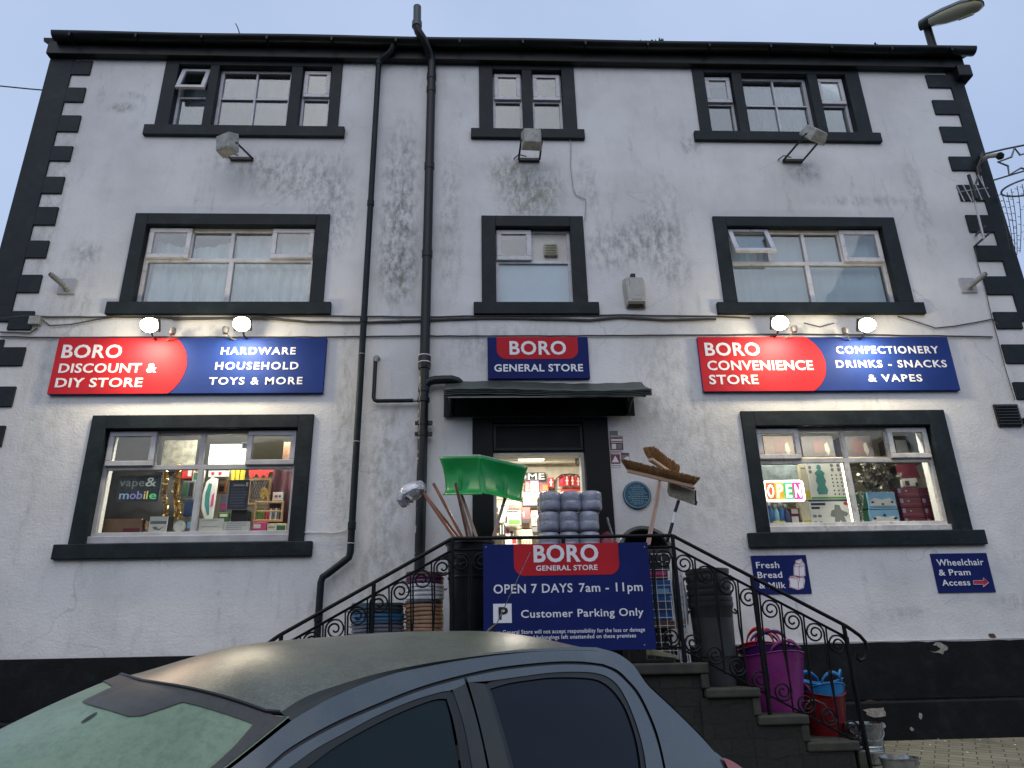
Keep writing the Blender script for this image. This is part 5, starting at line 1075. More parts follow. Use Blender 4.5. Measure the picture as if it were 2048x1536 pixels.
# ---------------------------------------------------------------- shop lights and goods seen through the glass
def batten(label, x0, x1, y, z, strength, nm="ceiling_light"):
    t = thing(nm, label, "ceiling light", ((x0+x1)/2, y, z)); MB().box(x0, x1, y-.05, y+.05, z-.03, z).obj("fitting", M_WHITE, t, bevel=.004)
    g = MB(); g.tube([(x0+.02,y,z-.05),(x1-.02,y,z-.05)], .022, 10); g.obj("tube", emit("tube_%d" % strength, (1,.95,.84), strength), t, smooth=True); return t
def lamp_under(t, x, y, z, wx, wy, watt, tilt=0, col=(1,.94,.80)):
    la = bpy.data.lights.new("lamp", 'AREA'); la.shape = 'RECTANGLE'; la.size = wx; la.size_y = wy; la.energy = watt; la.color = col
    lo = bpy.data.objects.new("lamp", la); C.objects.link(lo); lo.parent = t; lo.location = Vector((x, y, z))-wloc(t); lo.rotation_euler = (R(tilt), 0, 0)
t_ = batten("fluorescent tube hidden above the hardware window display", -3.6, -2.3, .36, 2.615, 20); lamp_under(t_, -2.7, .36, 2.53, 1.3, .06, 46, -12)
t_ = batten("fluorescent tube hidden above the toys and sweets window display", 3.3, 4.7, .36, 2.615, 20); lamp_under(t_, 3.9, .36, 2.53, 1.5, .06, 38, -12)
t = thing("ceiling_light", "lit bulkhead light on the ceiling just inside the doorway", "ceiling light", P(1063,910,.95))
x0, x1, zz0, zz1 = PX(1037,909,.95), PX(1090,909,.95), PZ(1063,917,.95), PZ(1063,903,.95)
MB().box(x0, x1, .95, 1.08, zz0, zz1).obj("diffuser", emit("diffuser", (1,.93,.74), 3.0), t, bevel=.02)
lamp_under(t, (x0+x1)/2, .93, zz0-.03, .26, .10, 62, 18)
p = P(1057, 908, .93); g = MB(); g.lathe([(0,-.045),(.03,-.035),(.04,0),(.03,.035),(0,.045)], p, 12); g.obj("bulb", emit("bulb", (1,.97,.88), 40), t, smooth=True)
IY = .34
def dots(cx, cy, r, n=8): return [(cx+r*math.cos(2*math.pi*i/n), cy+r*1.15*math.sin(2*math.pi*i/n)) for i in range(n)]
def sheetitem(name, label, cat, px0, py0, px1, py1, Y, m, lines=0, lm=None, group=None, poly=None, extra=()):
    a, b = P(px0, (py0+py1)/2, Y), P(px1, (py0+py1)/2, Y); pm = (px0+px1)/2; z1, z0 = PZ(pm, py0, Y), PZ(pm, py1, Y); W_, H_ = b.x-a.x, z1-z0
    t = thing(name, label, cat, ((a.x+b.x)/2, Y, z0), group); g = MB()
    pl = poly or [(0,0),(1,0),(1,1),(0,1)]; g.prism([(a.x+u*W_, z1-v*H_) for u, v in pl], Y, Y+.006); g.obj("sheet", m, t)
    for i in range(lines):
        v = .12+.76*i/max(1, lines-1) if lines > 1 else .3; g = MB(); w_ = random.uniform(.55,.82); g.box(a.x+.1*W_, a.x+(.1+w_)*W_, Y-.002, Y+.001, z1-(v+.025)*H_, z1-(v-.025)*H_); g.obj("text_line", lm or K["grey"], t)
    for nm, mm, pl in extra:
        if isinstance(pl, tuple): u0, v0, u1, v1 = pl; pl = [(u0,v0),(u1,v0),(u1,v1),(u0,v1)]
        MB().prism([(a.x+u*W_, z1-v*H_) for u, v in pl], Y-.0025, Y+.001).obj(nm, mm, t)
    return t
def blob(n=14, k=.12): return [(.5+.5*math.cos(2*math.pi*i/n)*(1-random.uniform(0,k)), .5+.5*math.sin(2*math.pi*i/n)*(1-random.uniform(0,k))) for i in range(n)]
# left window
x0, x1 = PX(180,1000,.8), PX(352,1000,.8)
o = MB().box(x0, x1, .80, .82, .9, 2.1).obj("display_backboard", mat("backboard_dark", (.05,.05,.055), .7, var=.3)); tag(o, "dark board closing off the left part of the hardware window display", "board")
t = thing("led_sign", "unlit looking grey LED sign reading vape & mobile in the hardware window", "LED sign", P(277,1003,.22))
a, b = P(236,976,.22), P(320,976,.22); z1, z0 = PZ(277,951,.22), PZ(277,1003,.22)
MB().prism(rrect(a.x, b.x, z0, z1, .02), .22, .235).obj("panel", mat("led_panel", (.07,.08,.085), .3), t)
ME = {k: emit("led_"+k, c, 1.0) for k, c in dict(grey=(.10,.115,.115), violet=(.16,.15,.30), blue=(.15,.22,.32), yellow=(.45,.38,.12), green=(.10,.40,.16), white=(.26,.28,.26)).items()}
ptext("vape", 240, 289, 972.5, 957, .219, ME["grey"], t, bold=.0); ptext("&", 292, 313, 972.5, 955, .219, ME["white"], t, bold=.0)
for ch, u0, u1, c in (("m",239,258,"blue"),("o",260,272,"violet"),("b",274,285,"violet"),("i",288,290.5,"yellow"),("l",293,295.5,"yellow"),("e",299,313,"green")): ptext(ch, u0, u1, 998, 982, .219, ME[c], t, bold=.01)
def tinsel(label, px, py0, py1, wpx, Y, m, n=520):
    t = thing("tinsel_garland", label, "tinsel", P(px, py1, Y), None); g = MB()
    for i in range(n):
        f = random.random(); c = P(px+2.0*math.sin(f*9), py0+(py1-py0)*f, Y); r = (PX(px+wpx,py0,Y)-PX(px,py0,Y))/2; a_ = random.uniform(0, 6.28); d = Vector((math.cos(a_), math.sin(a_)*.8, random.uniform(-.5,.5))); e = c+d*r*random.uniform(.5,1); s = Vector((random.uniform(-1,1),random.uniform(-1,1),random.uniform(-1,1))).normalized()*.008
        g.add([c+d*r*.2-s, c+d*r*.2+s, e+s, e-s], [(0,1,2,3)])
    tag(g.obj("strands", m, t, recalc=False), kind="stuff"); return t
M_GOLD = mat("gold_tinsel", (.80,.58,.22), .22, metal=.9, var=.2); M_SILV = mat("silver_tinsel", (.5,.5,.48), .2, metal=.9, var=.3)
tinsel("thinner gold tinsel garland hanging next to the LED sign", 330, 940, 1030, 11, .40, M_GOLD)
tinsel("thicker gold tinsel garland hanging left of the window bar", 353, 928, 1035, 15, .36, M_GOLD, 700)
tinsel("silver tinsel wisp at the bottom of the hardware window", 287, 1038, 1062, 9, .40, M_SILV, 160)
goods("brown_carton","brown cardboard carton at the bottom left of the hardware window","carton",204,1038,282,1072,.35,.2,mat("print_card",(.20,.12,.08),.7,var=.2),None,[("label_panel",K["maroon"],(.55,.55,.98,.95))])
sheetitem("paper_notice","white notice with a dark heading line left of the window bar","notice",298,1033,334,1069,.27,K["white"],0,None,"paper notices along the bottom of the hardware window",None,[("heading",K["grey"],(.05,.26,.95,.42)),("scribble",K["grey"],[(.2,.6),(.4,.55),(.55,.7),(.85,.55),(.6,.78),(.3,.72)])])
sheetitem("paper_notice","blank cloud shaped white card at the foot of the tinsel","card",346,1040,371,1065,.28,K["white"],0,None,"paper notices along the bottom of the hardware window",blob())
sheetitem("paper_notice","white paper with faint lines just right of the window bar","notice",397,1037,446,1070,.27,K["white"],3,mat("print_pale",(.45,.45,.46),.6),"paper notices along the bottom of the hardware window")
sheetitem("paper_notice","white form with several grey text lines below the navy poster","notice",447,1043,499,1070,.27,K["white"],6,K["lilac"],"paper notices along the bottom of the hardware window")
sheetitem("poster","navy poster of closely set text lines in the hardware window","poster",457,960,497,1019,.30,mat("poster_navy",(.03,.035,.06),.5),9,mat("poster_line",(.09,.10,.15),.5),None,None,[("heading",K["white"],(.2,.16,.75,.2)),("logo",K["white"],(.82,.08,.92,.22))])
goods("black_box","black box under the navy poster","box",462,1019,494,1042,.36,.15,K["black"])
t = thing("ironing_board", "white and green patterned ironing board cover standing by the window bar", "ironing board", P(420,1040,.5))
pl = [(410,1042),(402,1020),(404,990),(412,965),(424,953),(436,958),(432,985),(428,1015),(424,1042)]
g = MB(); g.prism([(PX(x,y,.5),PZ(x,y,.5)) for x, y in pl], .50, .53); o = g.obj("cover", K["white"], t, bevel=.008)
for pl, m in (([(414,1030),(409,1010),(411,985),(418,966),(424,968),(419,995),(418,1030)], K["teal"]), ([(420,1015),(424,990),(429,985),(426,1010)], K["pink"])):
    MB().prism([(PX(x,y,.497),PZ(x,y,.497)) for x, y in pl], .4975, .501).obj("pattern", m, t)
goods("dark_pack","pair of dark packets hanging behind the tinsel","packet",364,962,388,1000,.45,.03,K["grey"],None,[("window_panel",K["dkgreen"],(.12,.1,.45,.8)),("window_panel",K["black"],(.55,.1,.9,.8))])
goods("dark_pack","dark blue packet below the pair of dark packets","packet",368,1002,392,1032,.45,.03,K["dkblue"])
goods("red_box","red box at the top of the hardware display left of the bar","box",364,936,384,957,.5,.1,K["red"],None,[("label_panel",K["white"],(.6,.2,.95,.8))])
goods("white_green_box","white and green box beside the red box, behind the window bar","box",386,934,404,962,.5,.1,K["white"],None,[("label_panel",K["dkgreen"],(.1,.4,.8,.9)),("label_panel",K["red"],(.2,.05,.9,.3))])
goods("white_red_box","white box with a red stripe at the top right of the window bar","box",417,934,458,954,.5,.1,K["white"],None,[("stripe",K["red"],(0,.1,1,.3)),("spots",K["red"],(.15,.5,.3,.75)),("spots",K["red"],(.5,.5,.65,.75))])
for i, (u0, u1) in enumerate(((463,470),(472,479),(481,488))):
    goods("yellow_packet", f"{('leftmost','middle','rightmost')[i]} of three narrow yellow packets at the top of the hardware display", "packet", u0, 930, u1, 961, .5, .05, K["yellow"], "narrow yellow packets")
t = sheetitem("red_cloth","bright red ragged cloth at the top right of the hardware display","cloth",496,932,546,958,.45,mat("cloth_red",(.70,.05,.05),.8),0,None,None,[(0,0),(1,0),(1,.5),(.85,.45),(.8,.95),(.62,.7),(.5,1),(.35,.6),(.2,.95),(.05,.8)])
t = thing("lattice_board", "white lattice board in a tan frame in the hardware display", "lattice", P(517,998,.5))
x0, x1, z0, z1 = PX(501,980,.5), PX(537,980,.5), PZ(518,999,.5), PZ(518,957,.5)
MB().box(x0, x1, .5, .52, z0, z1).obj("board", K["white"], t)
g = MB()
for i in range(8):
    f = i/7; g.tube([(x0+f*(x1-x0), .497, z0), (min(x1, x0+f*(x1-x0)+.09), .497, z1)], .0035, 4); g.tube([(x0+f*(x1-x0), .497, z0), (max(x0, x0+f*(x1-x0)-.09), .497, z1)], .0035, 4)
g.obj("lattice", K["brown"], t)
g = MB(); frame_ring(g, x0-.025, x1+.02, z0-.06, z1, .025, .485, .525); g.obj("frame", K["tan"], t)
t = sheetitem("gold_ornament","gold leaf shaped ornament in front of the lattice board","ornament",519,974,541,1002,.42,K["gold"],0,None,None,[(.1,.1),(.3,0),(.6,.1),(.75,.4),(1,.55),(.8,.75),(.55,.7),(.35,.95),(.1,.7),(0,.4)])
t = thing("toy_rack", "small wooden rack with green, red and grey slats in the hardware display", "rack", P(535,1042,.42))
x0, x1, z0, z1 = PX(508,1022,.42), PX(566,1022,.42), PZ(536,1043,.42), PZ(536,1002,.42)
g = MB(); frame_ring(g, x0, x1, z0, z1, .022, .42, .45); g.box(x0+.022, x1-.022, .422, .448, (z0+z1)/2-.01, (z0+z1)/2+.01); g.obj("frame", K["tan"], t, bevel=.004)
for i, m in enumerate((K["green"],K["green"],K["green"],K["red"],K["red"],K["white"],K["grey"],K["white"],K["grey"])): xx = x0+.03+i*(x1-x0-.06)/9; zq = random.choice((z0+.025, (z0+z1)/2-.09)); MB().box(xx, xx+(x1-x0-.06)/9*.7, .427, .436, zq, zq+.12).obj("slat", m, t)
curtain("maroon_curtain", "dark maroon curtain at the right end of the hardware window", "curtain", PX(541,1000,.55), PX(590,1000,.55), 1.1, 2.05, .55, mat("maroon_cloth", (.06,.012,.022), .9, var=.3), .02, .12)
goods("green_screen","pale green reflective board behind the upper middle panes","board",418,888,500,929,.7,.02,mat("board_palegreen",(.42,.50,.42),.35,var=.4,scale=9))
goods("price_card","small white price card in the top corner of the upper pane","card",484,884,497,897,.30,.004,K["white"],None,[("numerals",K["grey"],(.2,.3,.8,.7))])
goods("brown_board","brown rounded board behind the right hand casement of the hardware window","board",566,884,580,922,.5,.02,K["brown"])
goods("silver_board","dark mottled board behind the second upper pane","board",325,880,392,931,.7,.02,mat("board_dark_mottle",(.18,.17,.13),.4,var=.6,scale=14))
goods("orange_pack","orange pack above the ironing board cover in the hardware window","packet",436,958,452,986,.62,.04,K["orange"],None,[("label_panel",K["white"],(.1,.1,.9,.35)),("window_panel",K["black"],(.2,.5,.8,.9))])
goods("lilac_pack","lilac pack behind the left edge of the navy poster","packet",440,990,455,1022,.62,.04,K["lilac"],None,[("label_panel",K["pink"],(.1,.55,.9,.9))])
goods("green_pack","dark green pack low in the gap right of the ironing board","packet",436,1025,458,1042,.55,.04,K["dkgreen"],None,[("label_panel",K["cream"],(.15,.2,.85,.5))])
goods("white_mug_box","small white box above the toy rack at its right end","box",545,984,566,1001,.5,.08,K["white"],None,[("picture",K["red"],dots(.35,.5,.15)),("picture",K["dkblue"],dots(.7,.5,.12))])
goods("pink_box","pink box under the toy rack in the hardware window","box",504,1045,532,1068,.36,.1,K["pink"],None,[("label_panel",K["white"],(.1,.15,.6,.5)),("stripe",K["maroon"],(0,.8,1,1))])
goods("cream_box","cream box at the bottom right corner of the hardware window","box",534,1047,572,1068,.36,.1,K["cream"],None,[("label_panel",K["dkgreen"],(.5,.2,.95,.8)),("text_line",K["grey"],(.06,.3,.4,.4))])
goods("silver_tub","grey tub lid box behind the cloud shaped card","box",372,1034,393,1066,.5,.1,K["grey"],None,[("label_panel",K["sky"],(.1,.3,.9,.7))])
# right window
t = thing("open_sign", "glowing OPEN sign with orange, yellow, green and pink letters in the right shop window", "open sign", P(1565,1000,.20))
oy = .20
pl = [P(1529,965,oy), P(1601,965,oy), P(1529,1000,oy)]; x0, x1, z1, z0 = pl[0].x, pl[1].x, (pl[0].z+pl[1].z)/2, pl[2].z
MB().prism(rrect(x0-.025, x1+.025, z0-.025, z1+.025, .03), oy, oy+.02).obj("backing", mat("open_backing", (.5,.5,.5), .4), t)
W4 = (x1-x0)/4
for i, (ch, c, gl_) in enumerate((("O",(1,.16,.04),2.2),("P",(1,.55,.05),2.2),("E",(.10,.75,.25),1.6),("N",(.95,.06,.34),2.2))):
    MB().box(x0+W4*i, x0+W4*(i+1), oy-.004, oy+.001, z0, z1).obj("colour_panel", emit("open_panel_"+ch, c, gl_*.30), t)
    o = text(ch, x0+W4*i+.018, x0+W4*(i+1)-.012, z0+.025, (z1-z0)-.05, oy-.0045, emit("open_tube", (1,.93,.9), 2.5), t, bold=.012, depth=.008, shear=.12, name="letter_tube")
g = MB(); g.tube([(x, oy-.012, z) for x, z in rrect(x0-.012, x1+.012, z0-.012, z1+.012, .03)], .010, 8, closed=True); g.obj("border_tube", emit("open_border", (1,.98,.95), 5), t, smooth=True)
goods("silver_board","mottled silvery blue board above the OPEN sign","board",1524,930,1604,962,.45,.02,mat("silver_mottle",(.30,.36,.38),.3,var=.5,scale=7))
fig = [(.42,.05),(.52,.05),(.56,.14),(.52,.18),(.66,.28),(.60,.36),(.66,.50),(.60,.60),(.68,.74),(.62,.86),(.30,.86),(.26,.74),(.34,.60),(.28,.50),(.34,.36),(.28,.28),(.42,.18),(.38,.14)]
t = goods("game_box","tall white game box with a green tower figure in the right shop window","game box",1618,926,1690,999,.38,.12,K["white"],None,[("picture",K["teal"],[(u*.75-.02,v) for u, v in fig]),("stripe",K["green"],(0,.93,1,.98))]+[("disc",K["grey"],dots(u,v,.045)) for u, v in ((.08,.12),(.08,.24),(.70,.07),(.88,.07),(.70,.19),(.88,.19))]+[("disc",K["black"],dots(u,v,.022)) for u in (.66,.78,.9) for v in (.34,.44,.54,.64,.76,.86)])
t = goods("game_box","low white game box with a grey figure under the tall one","game box",1621,1003,1704,1056,.36,.12,K["white"],None,[("heading",K["black"],(.05,.05,.4,.14)),("heading",K["black"],(.05,.2,.25,.28)),("top_stripe",K["dkblue"],(0,-.08,1,0)),("price_spot",K["red"],dots(.9,.08,.06)),("picture",K["grey"],[(.52,.35),(.60,.30),(.62,.12),(.74,.14),(.76,.32),(.92,.45),(.86,.58),(.80,.55),(.86,.9),(.78,.92),(.70,.7),(.62,.92),(.54,.9),(.58,.6),(.48,.55)])]+[("disc",K["grey"],dots(u,v,.05)) for u in (.1,.22) for v in (.55,.8)])
goods("box_side","cream striped side carton left of the tall game box","carton",1603,928,1617,999,.39,.12,K["cream"],None,[("stripe",K["yellow"],(0,.75,.9,.98)),("stripe",K["grey"],(.2,.1,.8,.14))])
goods("box_side","cream and yellow carton left of the low game box","carton",1604,1003,1620,1056,.37,.12,K["cream"],None,[("stripe",K["yellow"],(.1,.7,1,1))])
for i, (u, m) in enumerate(((1538,"blue"),(1549,"sky"),(1559,"blue"),(1569,"dkblue"))):
    zz0, zz1 = PZ(u,1054,.36), PZ(u,1006+3*(i%2),.36); xx = PX(u+4,1030,.36)
    t = thing("spray_bottle", f"{('pale topped blue bottle at the far left','light blue bottle second from the left','mid blue bottle third from the left','navy bottle fourth from the left')[i]} under the OPEN sign", "bottle", (xx,.36,zz0), "bottles under the OPEN sign")
    g = MB(); g.lathe([(0,zz0),(.028,zz0),(.032,zz0+.05),(.030,zz1-.09),(.012,zz1-.05),(.012,zz1-.03),(0,zz1-.03)], (xx,.36,0), 14); g.obj("bottle", K[m], t, smooth=True)
    MB().box(xx-.018, xx+.018, .35, .37, zz1-.035, zz1).obj("cap", K["white"], t, bevel=.004)
goods("maroon_pack","small maroon and white pack right of the bottles under the OPEN sign","pack",1578,1016,1600,1054,.40,.08,K["maroon"],None,[("label_panel",K["white"],(.25,.45,.85,.8)),("label_panel",K["white"],(.3,.05,.9,.3))])
goods("yellow_pack","yellow pack in front of the bottles under the OPEN sign","pack",1549,1042,1572,1056,.30,.04,K["yellow"],None,[("stripe",K["white"],(.2,.2,.35,.9)),("stripe",K["white"],(.55,.2,.7,.9))])
t = thing("light_strip", "bright vertical light strip beside the window bar in the right shop window", "light strip", P(1700,1055,.24)); g = MB(); g.tube([P(1683,925,.22), P(1708,1056,.22)], .012, 8); g.obj("tube", emit("strip", (1,.93,.72), 5), t)
t = thing("light_strip", "bright horizontal light strip along the top of the left pane of the right shop window", "light strip", P(1600,925,.24)); g = MB(); g.tube([P(1524,926,.22), P(1682,924,.22)], .009, 8); g.obj("tube", emit("strip", (1,1,1), 5), t)
t = thing("foil_bundle", "crumpled dark and silver foil bundle in the right pane", "foil", P(1750,980,.4)); g = MB()
for i in range(260):
    c = P(random.gauss(1752,19), min(985, random.gauss(955,16)), .42+random.uniform(-.05,.05)); s1, s2 = [Vector((random.uniform(-1,1),random.uniform(-1,1),random.uniform(-1,1)))*.035 for _ in range(2)]
    g.add([c-s1, c-s2*.4, c+s1, c+s2], [(0,1,2,3)])
tag(g.obj("foil", mat("dark_foil",(.20,.19,.16),.25,metal=.7,var=.7,scale=20), t, recalc=False), kind="stuff")
tinsel("silver tinsel running down beside the window bar in the right pane", 1722, 985, 1054, 10, .34, M_SILV, 260)
for i, (y0, y1, u0, u1) in enumerate(((984,1018,1736,1792),(1019,1055,1741,1800))):
    goods("blue_box", f"{('upper','lower')} pale blue and white patterned box in the right pane", "box", u0, y0, u1, y1, .36, .2, K["sky"], "pale blue boxes", [("cloud_panel",K["white"],[(.05,.5),(.25,.35),(.5,.45),(.8,.35),(.95,.55),(.95,.8),(.05,.8)])]+[("disc",K["dkblue"],dots(u,v,.06)) for u, v in ((.15,.6-.1*i),(.5,.72-.4*i),(.85,.6-.1*i))]+[("text_line",K["grey"],(.1,.88,.9,.91))])
    goods("green_box", f"green end panel beside the {('upper','lower')} pale blue box", "box", u0-13, y0+2, u0-1, y1, .38, .2, K["dkgreen"], "green end panels")
n_ = 0
for r_ in range(4):
    for c_ in range(2):
        u0 = 1795+c_*45+r_*5; y0 = 975+r_*20; n_ += 1
        goods("maroon_box", f"maroon box in the {('top','second','third','bottom')[r_]} row, {('left','right')[c_]} column of the right pane", "box", u0, y0, u0+44, y0+19.4, .40, .2, K["maroon"], "maroon boxes stacked in the right pane", [("emblem",K["white"],dots(.4,.35,.045)),("stripe",mat("print_plum",(.26,.05,.09),.5),(.05,.62,.95,.74)),("corner_patch",K["lilac"],(.02,.1,.16,.55) if c_ == 0 or r_ else (.8,.1,.95,.5))])
sheetitem("poster","maroon poster hung at a slight angle at the top of the right pane","poster",1793,928,1838,956,.5,K["maroon"],0,None,None,[(0,.05),(.9,0),(1,1),(.05,.95)])
goods("white_lamp","small white and black gadget standing on the maroon boxes","gadget",1809,957,1836,973,.45,.08,K["white"],None,[("dark_patch",K["black"],(.05,.3,.35,.9)),("dark_patch",K["black"],(.8,.5,.98,.95))])
for i, (u0, u1, m, lb) in enumerate(((1528,1588,"brown","brown carton with a pale figure behind the left casement of the right window"),(1604,1668,"brown","brown carton behind the second upper pane of the right window"),(1684,1745,"brown","brown carton behind the third upper pane of the right window"),(1785,1822,"black","dark carton behind the right casement of the right window"))):
    goods("shelf_carton", lb, "carton", u0, 872, u1, 914, .75, .3, mat("print_carton%d" % i, ((.06,.035,.018),(.030,.022,.018),(.034,.024,.02),(.02,.018,.02))[i], .5, var=.5, scale=11), "cartons on the high shelf", [("label_panel",mat("print_redbrown",(.06,.02,.012),.5),(.35,.2,.7,.8)),("figure",mat("print_dullcream",(.16,.15,.12),.5),[(.7,.4),(.8,.3),(.86,.7),(.78,.95),(.7,.7)])] if i != 3 else [("label_panel",K["grey"],(.2,.2,.8,.8))])
g = MB(); g.box(2.6, 5.4, .7, 1.1, PZ(1700,916,.75)-.03, PZ(1700,916,.75)); tag(g.obj("high_shelf", mat("shelf_wood",(.25,.19,.12),.6)), "wooden shelf across the right shop window above the displays", "shelf")
# doorway
WY = 1.95
MB().box(-.9, 2.3, WY+.1, WY+.15, -.05, 2.62).obj("slatwall", mat("slatwall_cream",(.62,.58,.48),.6), bld)
g = MB()
for i in range(16): z = .3+i*.13; g.box(-.9, 2.3, WY+.094, WY+.0995, z, z+.012)
g.obj("slat_groove", mat("groove",(.3,.28,.22),.7), bld); 
t = thing("home_sign", "black sign with white letters HOME on the shop wall seen through the doorway", "sign", P(1055,960,WY-.05))
a, b = P(1010,952,WY-.05), P(1091,952,WY-.05); z1, z0 = PZ(1065,945,WY-.05), PZ(1065,961,WY-.05)
MB().box(a.x, b.x, WY-.05, WY-.03, z0, z1).obj("board", K["black"], t)
ptext("HOME", 1013, 1089, 959.3, 947, WY-.0501, M_WHITE, t, bold=.02)
def pk(label, u0, y0, u1, y1, m, face=(), grp="packets hanging on the shop wall", nm="hanging_packet", cat="packet", Y=None, dep=.04): return goods(nm, label, cat, u0, y0, u1, y1, (Y or WY-.06)-random.uniform(0,.05), dep, K[m], grp, face)
figw = [(.35,.2),(.5,.1),(.65,.2),(.6,.4),(.85,.5),(.6,.6),(.65,.9),(.35,.9),(.4,.6),(.15,.5),(.4,.4)]
RP = "red and white packets hanging high on the shop wall"
pk("red packet with a white figure hanging alone left of the row of four",1096,955,1108,974,"red",[("figure",K["white"],figw)],RP)
pk("red packet with pale lettering, first of the row of four",1118,951,1128,972,"red",[("lettering_patch",K["pink"],(.2,.3,.8,.7))],RP)
pk("red packet with a white figure, second of the row of four",1129,950,1139,972,"red",[("figure",K["white"],figw)],RP)
pk("red packet with a white figure, third of the row of four",1140,950,1150,972,"red",[("figure",K["white"],figw)],RP)
pk("red packet with a white figure, last of the row of four",1151,952,1162,973,"red",[("figure",K["white"],figw)],RP)
g = MB(); g.tube([P(x,y,WY-.14) for x, y in ((1112,985),(1113,957),(1122,950),(1140,948),(1155,950),(1163,962),(1168,984))], .008, 6); tag(g.obj("black_hook_rail", M_BLACKPL), "curved black hanging rail around the row of red packets", "rail")
pk("long red strip packet under the row of four red packets",1122,978,1165,986,"red",[("stripe",K["cream"],(.05,.55,.95,.9))],RP)
pk("red banner with pale lines beside the green shovel",1050,962,1060,984,"red",[("text_line",K["cream"],(.2,.2,.8,.3)),("text_line",K["cream"],(.2,.45,.8,.55))])
pk("white packet with dark dots under the HOME sign",1060,966,1078,983,"white",[("disc",K["black"],dots(.25,.5,.1)),("disc",K["black"],dots(.55,.4,.1)),("disc",K["black"],dots(.8,.6,.1))])
pk("red, orange and blue packet under the end of the HOME sign",1079,963,1097,985,"red",[("patch",K["orange"],(.35,.3,.9,.8)),("patch",K["dkblue"],(.1,.02,.9,.16))])
pk("purple packet just below the letters of the HOME sign",1060,961,1078,966,"lilac")
pk("blue and cream greetings banner on the shop wall beside the roll packs",1046,985,1080,1011,"cream",[("stripe",K["sky"],(0,0,1,.22)),("stripe",K["blue"],(0,.88,1,1)),("lettering_patch",K["yellow"],(.15,.4,.85,.52)),("lettering_patch",K["yellow"],(.1,.62,.9,.74))],nm="banner",cat="banner")
pk("white printed packet at the left edge of the doorway",996,1013,1014,1045,"white",[("text_line",K["grey"],(.15,.2,.8,.24)),("text_line",K["grey"],(.15,.35,.7,.39)),("disc",K["grey"],dots(.2,.7,.08))])
pk("white and green packet hanging in front of its neighbours",1015,1024,1042,1050,"white",[("patch",K["sky"],(.1,.1,.9,.5)),("patch",K["green"],(.08,.6,.92,.95))],Y=WY-.15)
pk("red packet with a black foot next to the green one",1044,1014,1061,1046,"red",[("patch",K["black"],(0,.72,1,1)),("patch",K["cream"],(.1,.3,.3,.6))])
pk("cream patterned packet beside the roll packs",1063,1021,1079,1052,"cream",[("scribble",K["grey"],[(.2,.2),(.8,.35),(.3,.5),(.7,.75),(.2,.85),(.55,.6),(.1,.45)])])
pk("dark green packet above the white and green one",1018,1010,1040,1018,"brown")
pk("pale packet behind the foot of the green shovel",1000,1004,1015,1011,"cream")
pk("black and white striped packet in the lowest row",998,1049,1010,1070,"black",[("stripe",K["white"],(.2,.05,.35,.95)),("stripe",K["white"],(.65,.05,.8,.95))])
pk("pink and white packet in the lowest row",1011,1055,1027,1074,"white",[("patch",K["pink"],[(.1,.1),(.5,.2),(.4,.8),(.15,.6)]),("patch",K["black"],(.6,.4,.95,.95))])
pk("cream packet with brown bars in the lowest row",1041,1059,1065,1074,"cream",[("stripe",K["tan"],(.1,.3,.9,.4))])
pk("tan and cream packet with small dark figures behind the railing",1043,1075,1064,1090,"cream",[("figure",K["tan"],(.1,.4,.25,.9)),("figure",K["tan"],(.4,.4,.55,.9)),("figure",K["tan"],(.7,.4,.85,.9))])
pk("white and red packet behind the railing at the left",1010,1076,1034,1090,"white",[("patch",K["red"],(.6,.2,.95,.8))])
pk("dark pack between the cream packets",1064,1054,1077,1064,"grey")
p = P(1160, 922, 1.2); t = thing("shop_camera", "black dome camera high inside the doorway", "camera", p)
g = MB(); g.lathe([(0,-.07),(.04,-.06),(.06,-.02),(.06,.05),(0,.05)], p, 14); g.obj("dome", K["black"], t, smooth=True)
# ---------------------------------------------------------------- the parked car
TH, PT = .538, .02
rearv = Vector((math.cos(TH)*math.cos(PT), math.sin(TH)*math.cos(PT), math.sin(PT))); nearv = Vector((math.sin(TH), -math.cos(TH), 0)); upv_ = nearv.cross(rearv); upv_ = upv_ if upv_.z > 0 else -upv_
CO = Vector((-.31, 3.64-7.5, -1.448))-2.4*rearv
def CW(u, v, w): return CO+rearv*u+nearv*v+upv_*w
car = thing("parked_car", "grey five door hatchback parked in front of the steps with a misted windscreen", "car", CW(2.0, 0, 0))
def lin(xv, X, Yv):
    if xv <= X[0]: return Yv[0]
    for i in range(len(X)-1):
        if xv <= X[i+1]: return Yv[i]+(Yv[i+1]-Yv[i])*(xv-X[i])/(X[i+1]-X[i])
    return Yv[-1]
def cub(xv, X, Yv):                        # smooth interpolation
    n = len(X)
    if xv <= X[0]: return Yv[0]
    if xv >= X[-1]: return Yv[-1]
    i = max(k for k in range(n-1) if X[k] <= xv); h = X[i+1]-X[i]; t = (xv-X[i])/h
    m = [(Yv[min(n-1,k+1)]-Yv[max(0,k-1)])/(X[min(n-1,k+1)]-X[max(0,k-1)]) for k in (i, i+1)]
    return (2*t**3-3*t*t+1)*Yv[i]+(t**3-2*t*t+t)*h*m[0]+(-2*t**3+3*t*t)*Yv[i+1]+(t**3-t*t)*h*m[1]
def vside(u, w):
    t = w-.95
    v = .83-.30*t-(.42*t*t if t > 0 else 0)
    if t < 0: v = .83+.035*math.sin(math.pi*min(1, -t/.6))
    v -= .045*max(0, u-2.5)**2+.06*max(0, 2.2-u)**2
    if u < .5: v -= .35*(.5-u)**2
    if u > 3.5: v -= .25*(u-3.5)**2
    return v
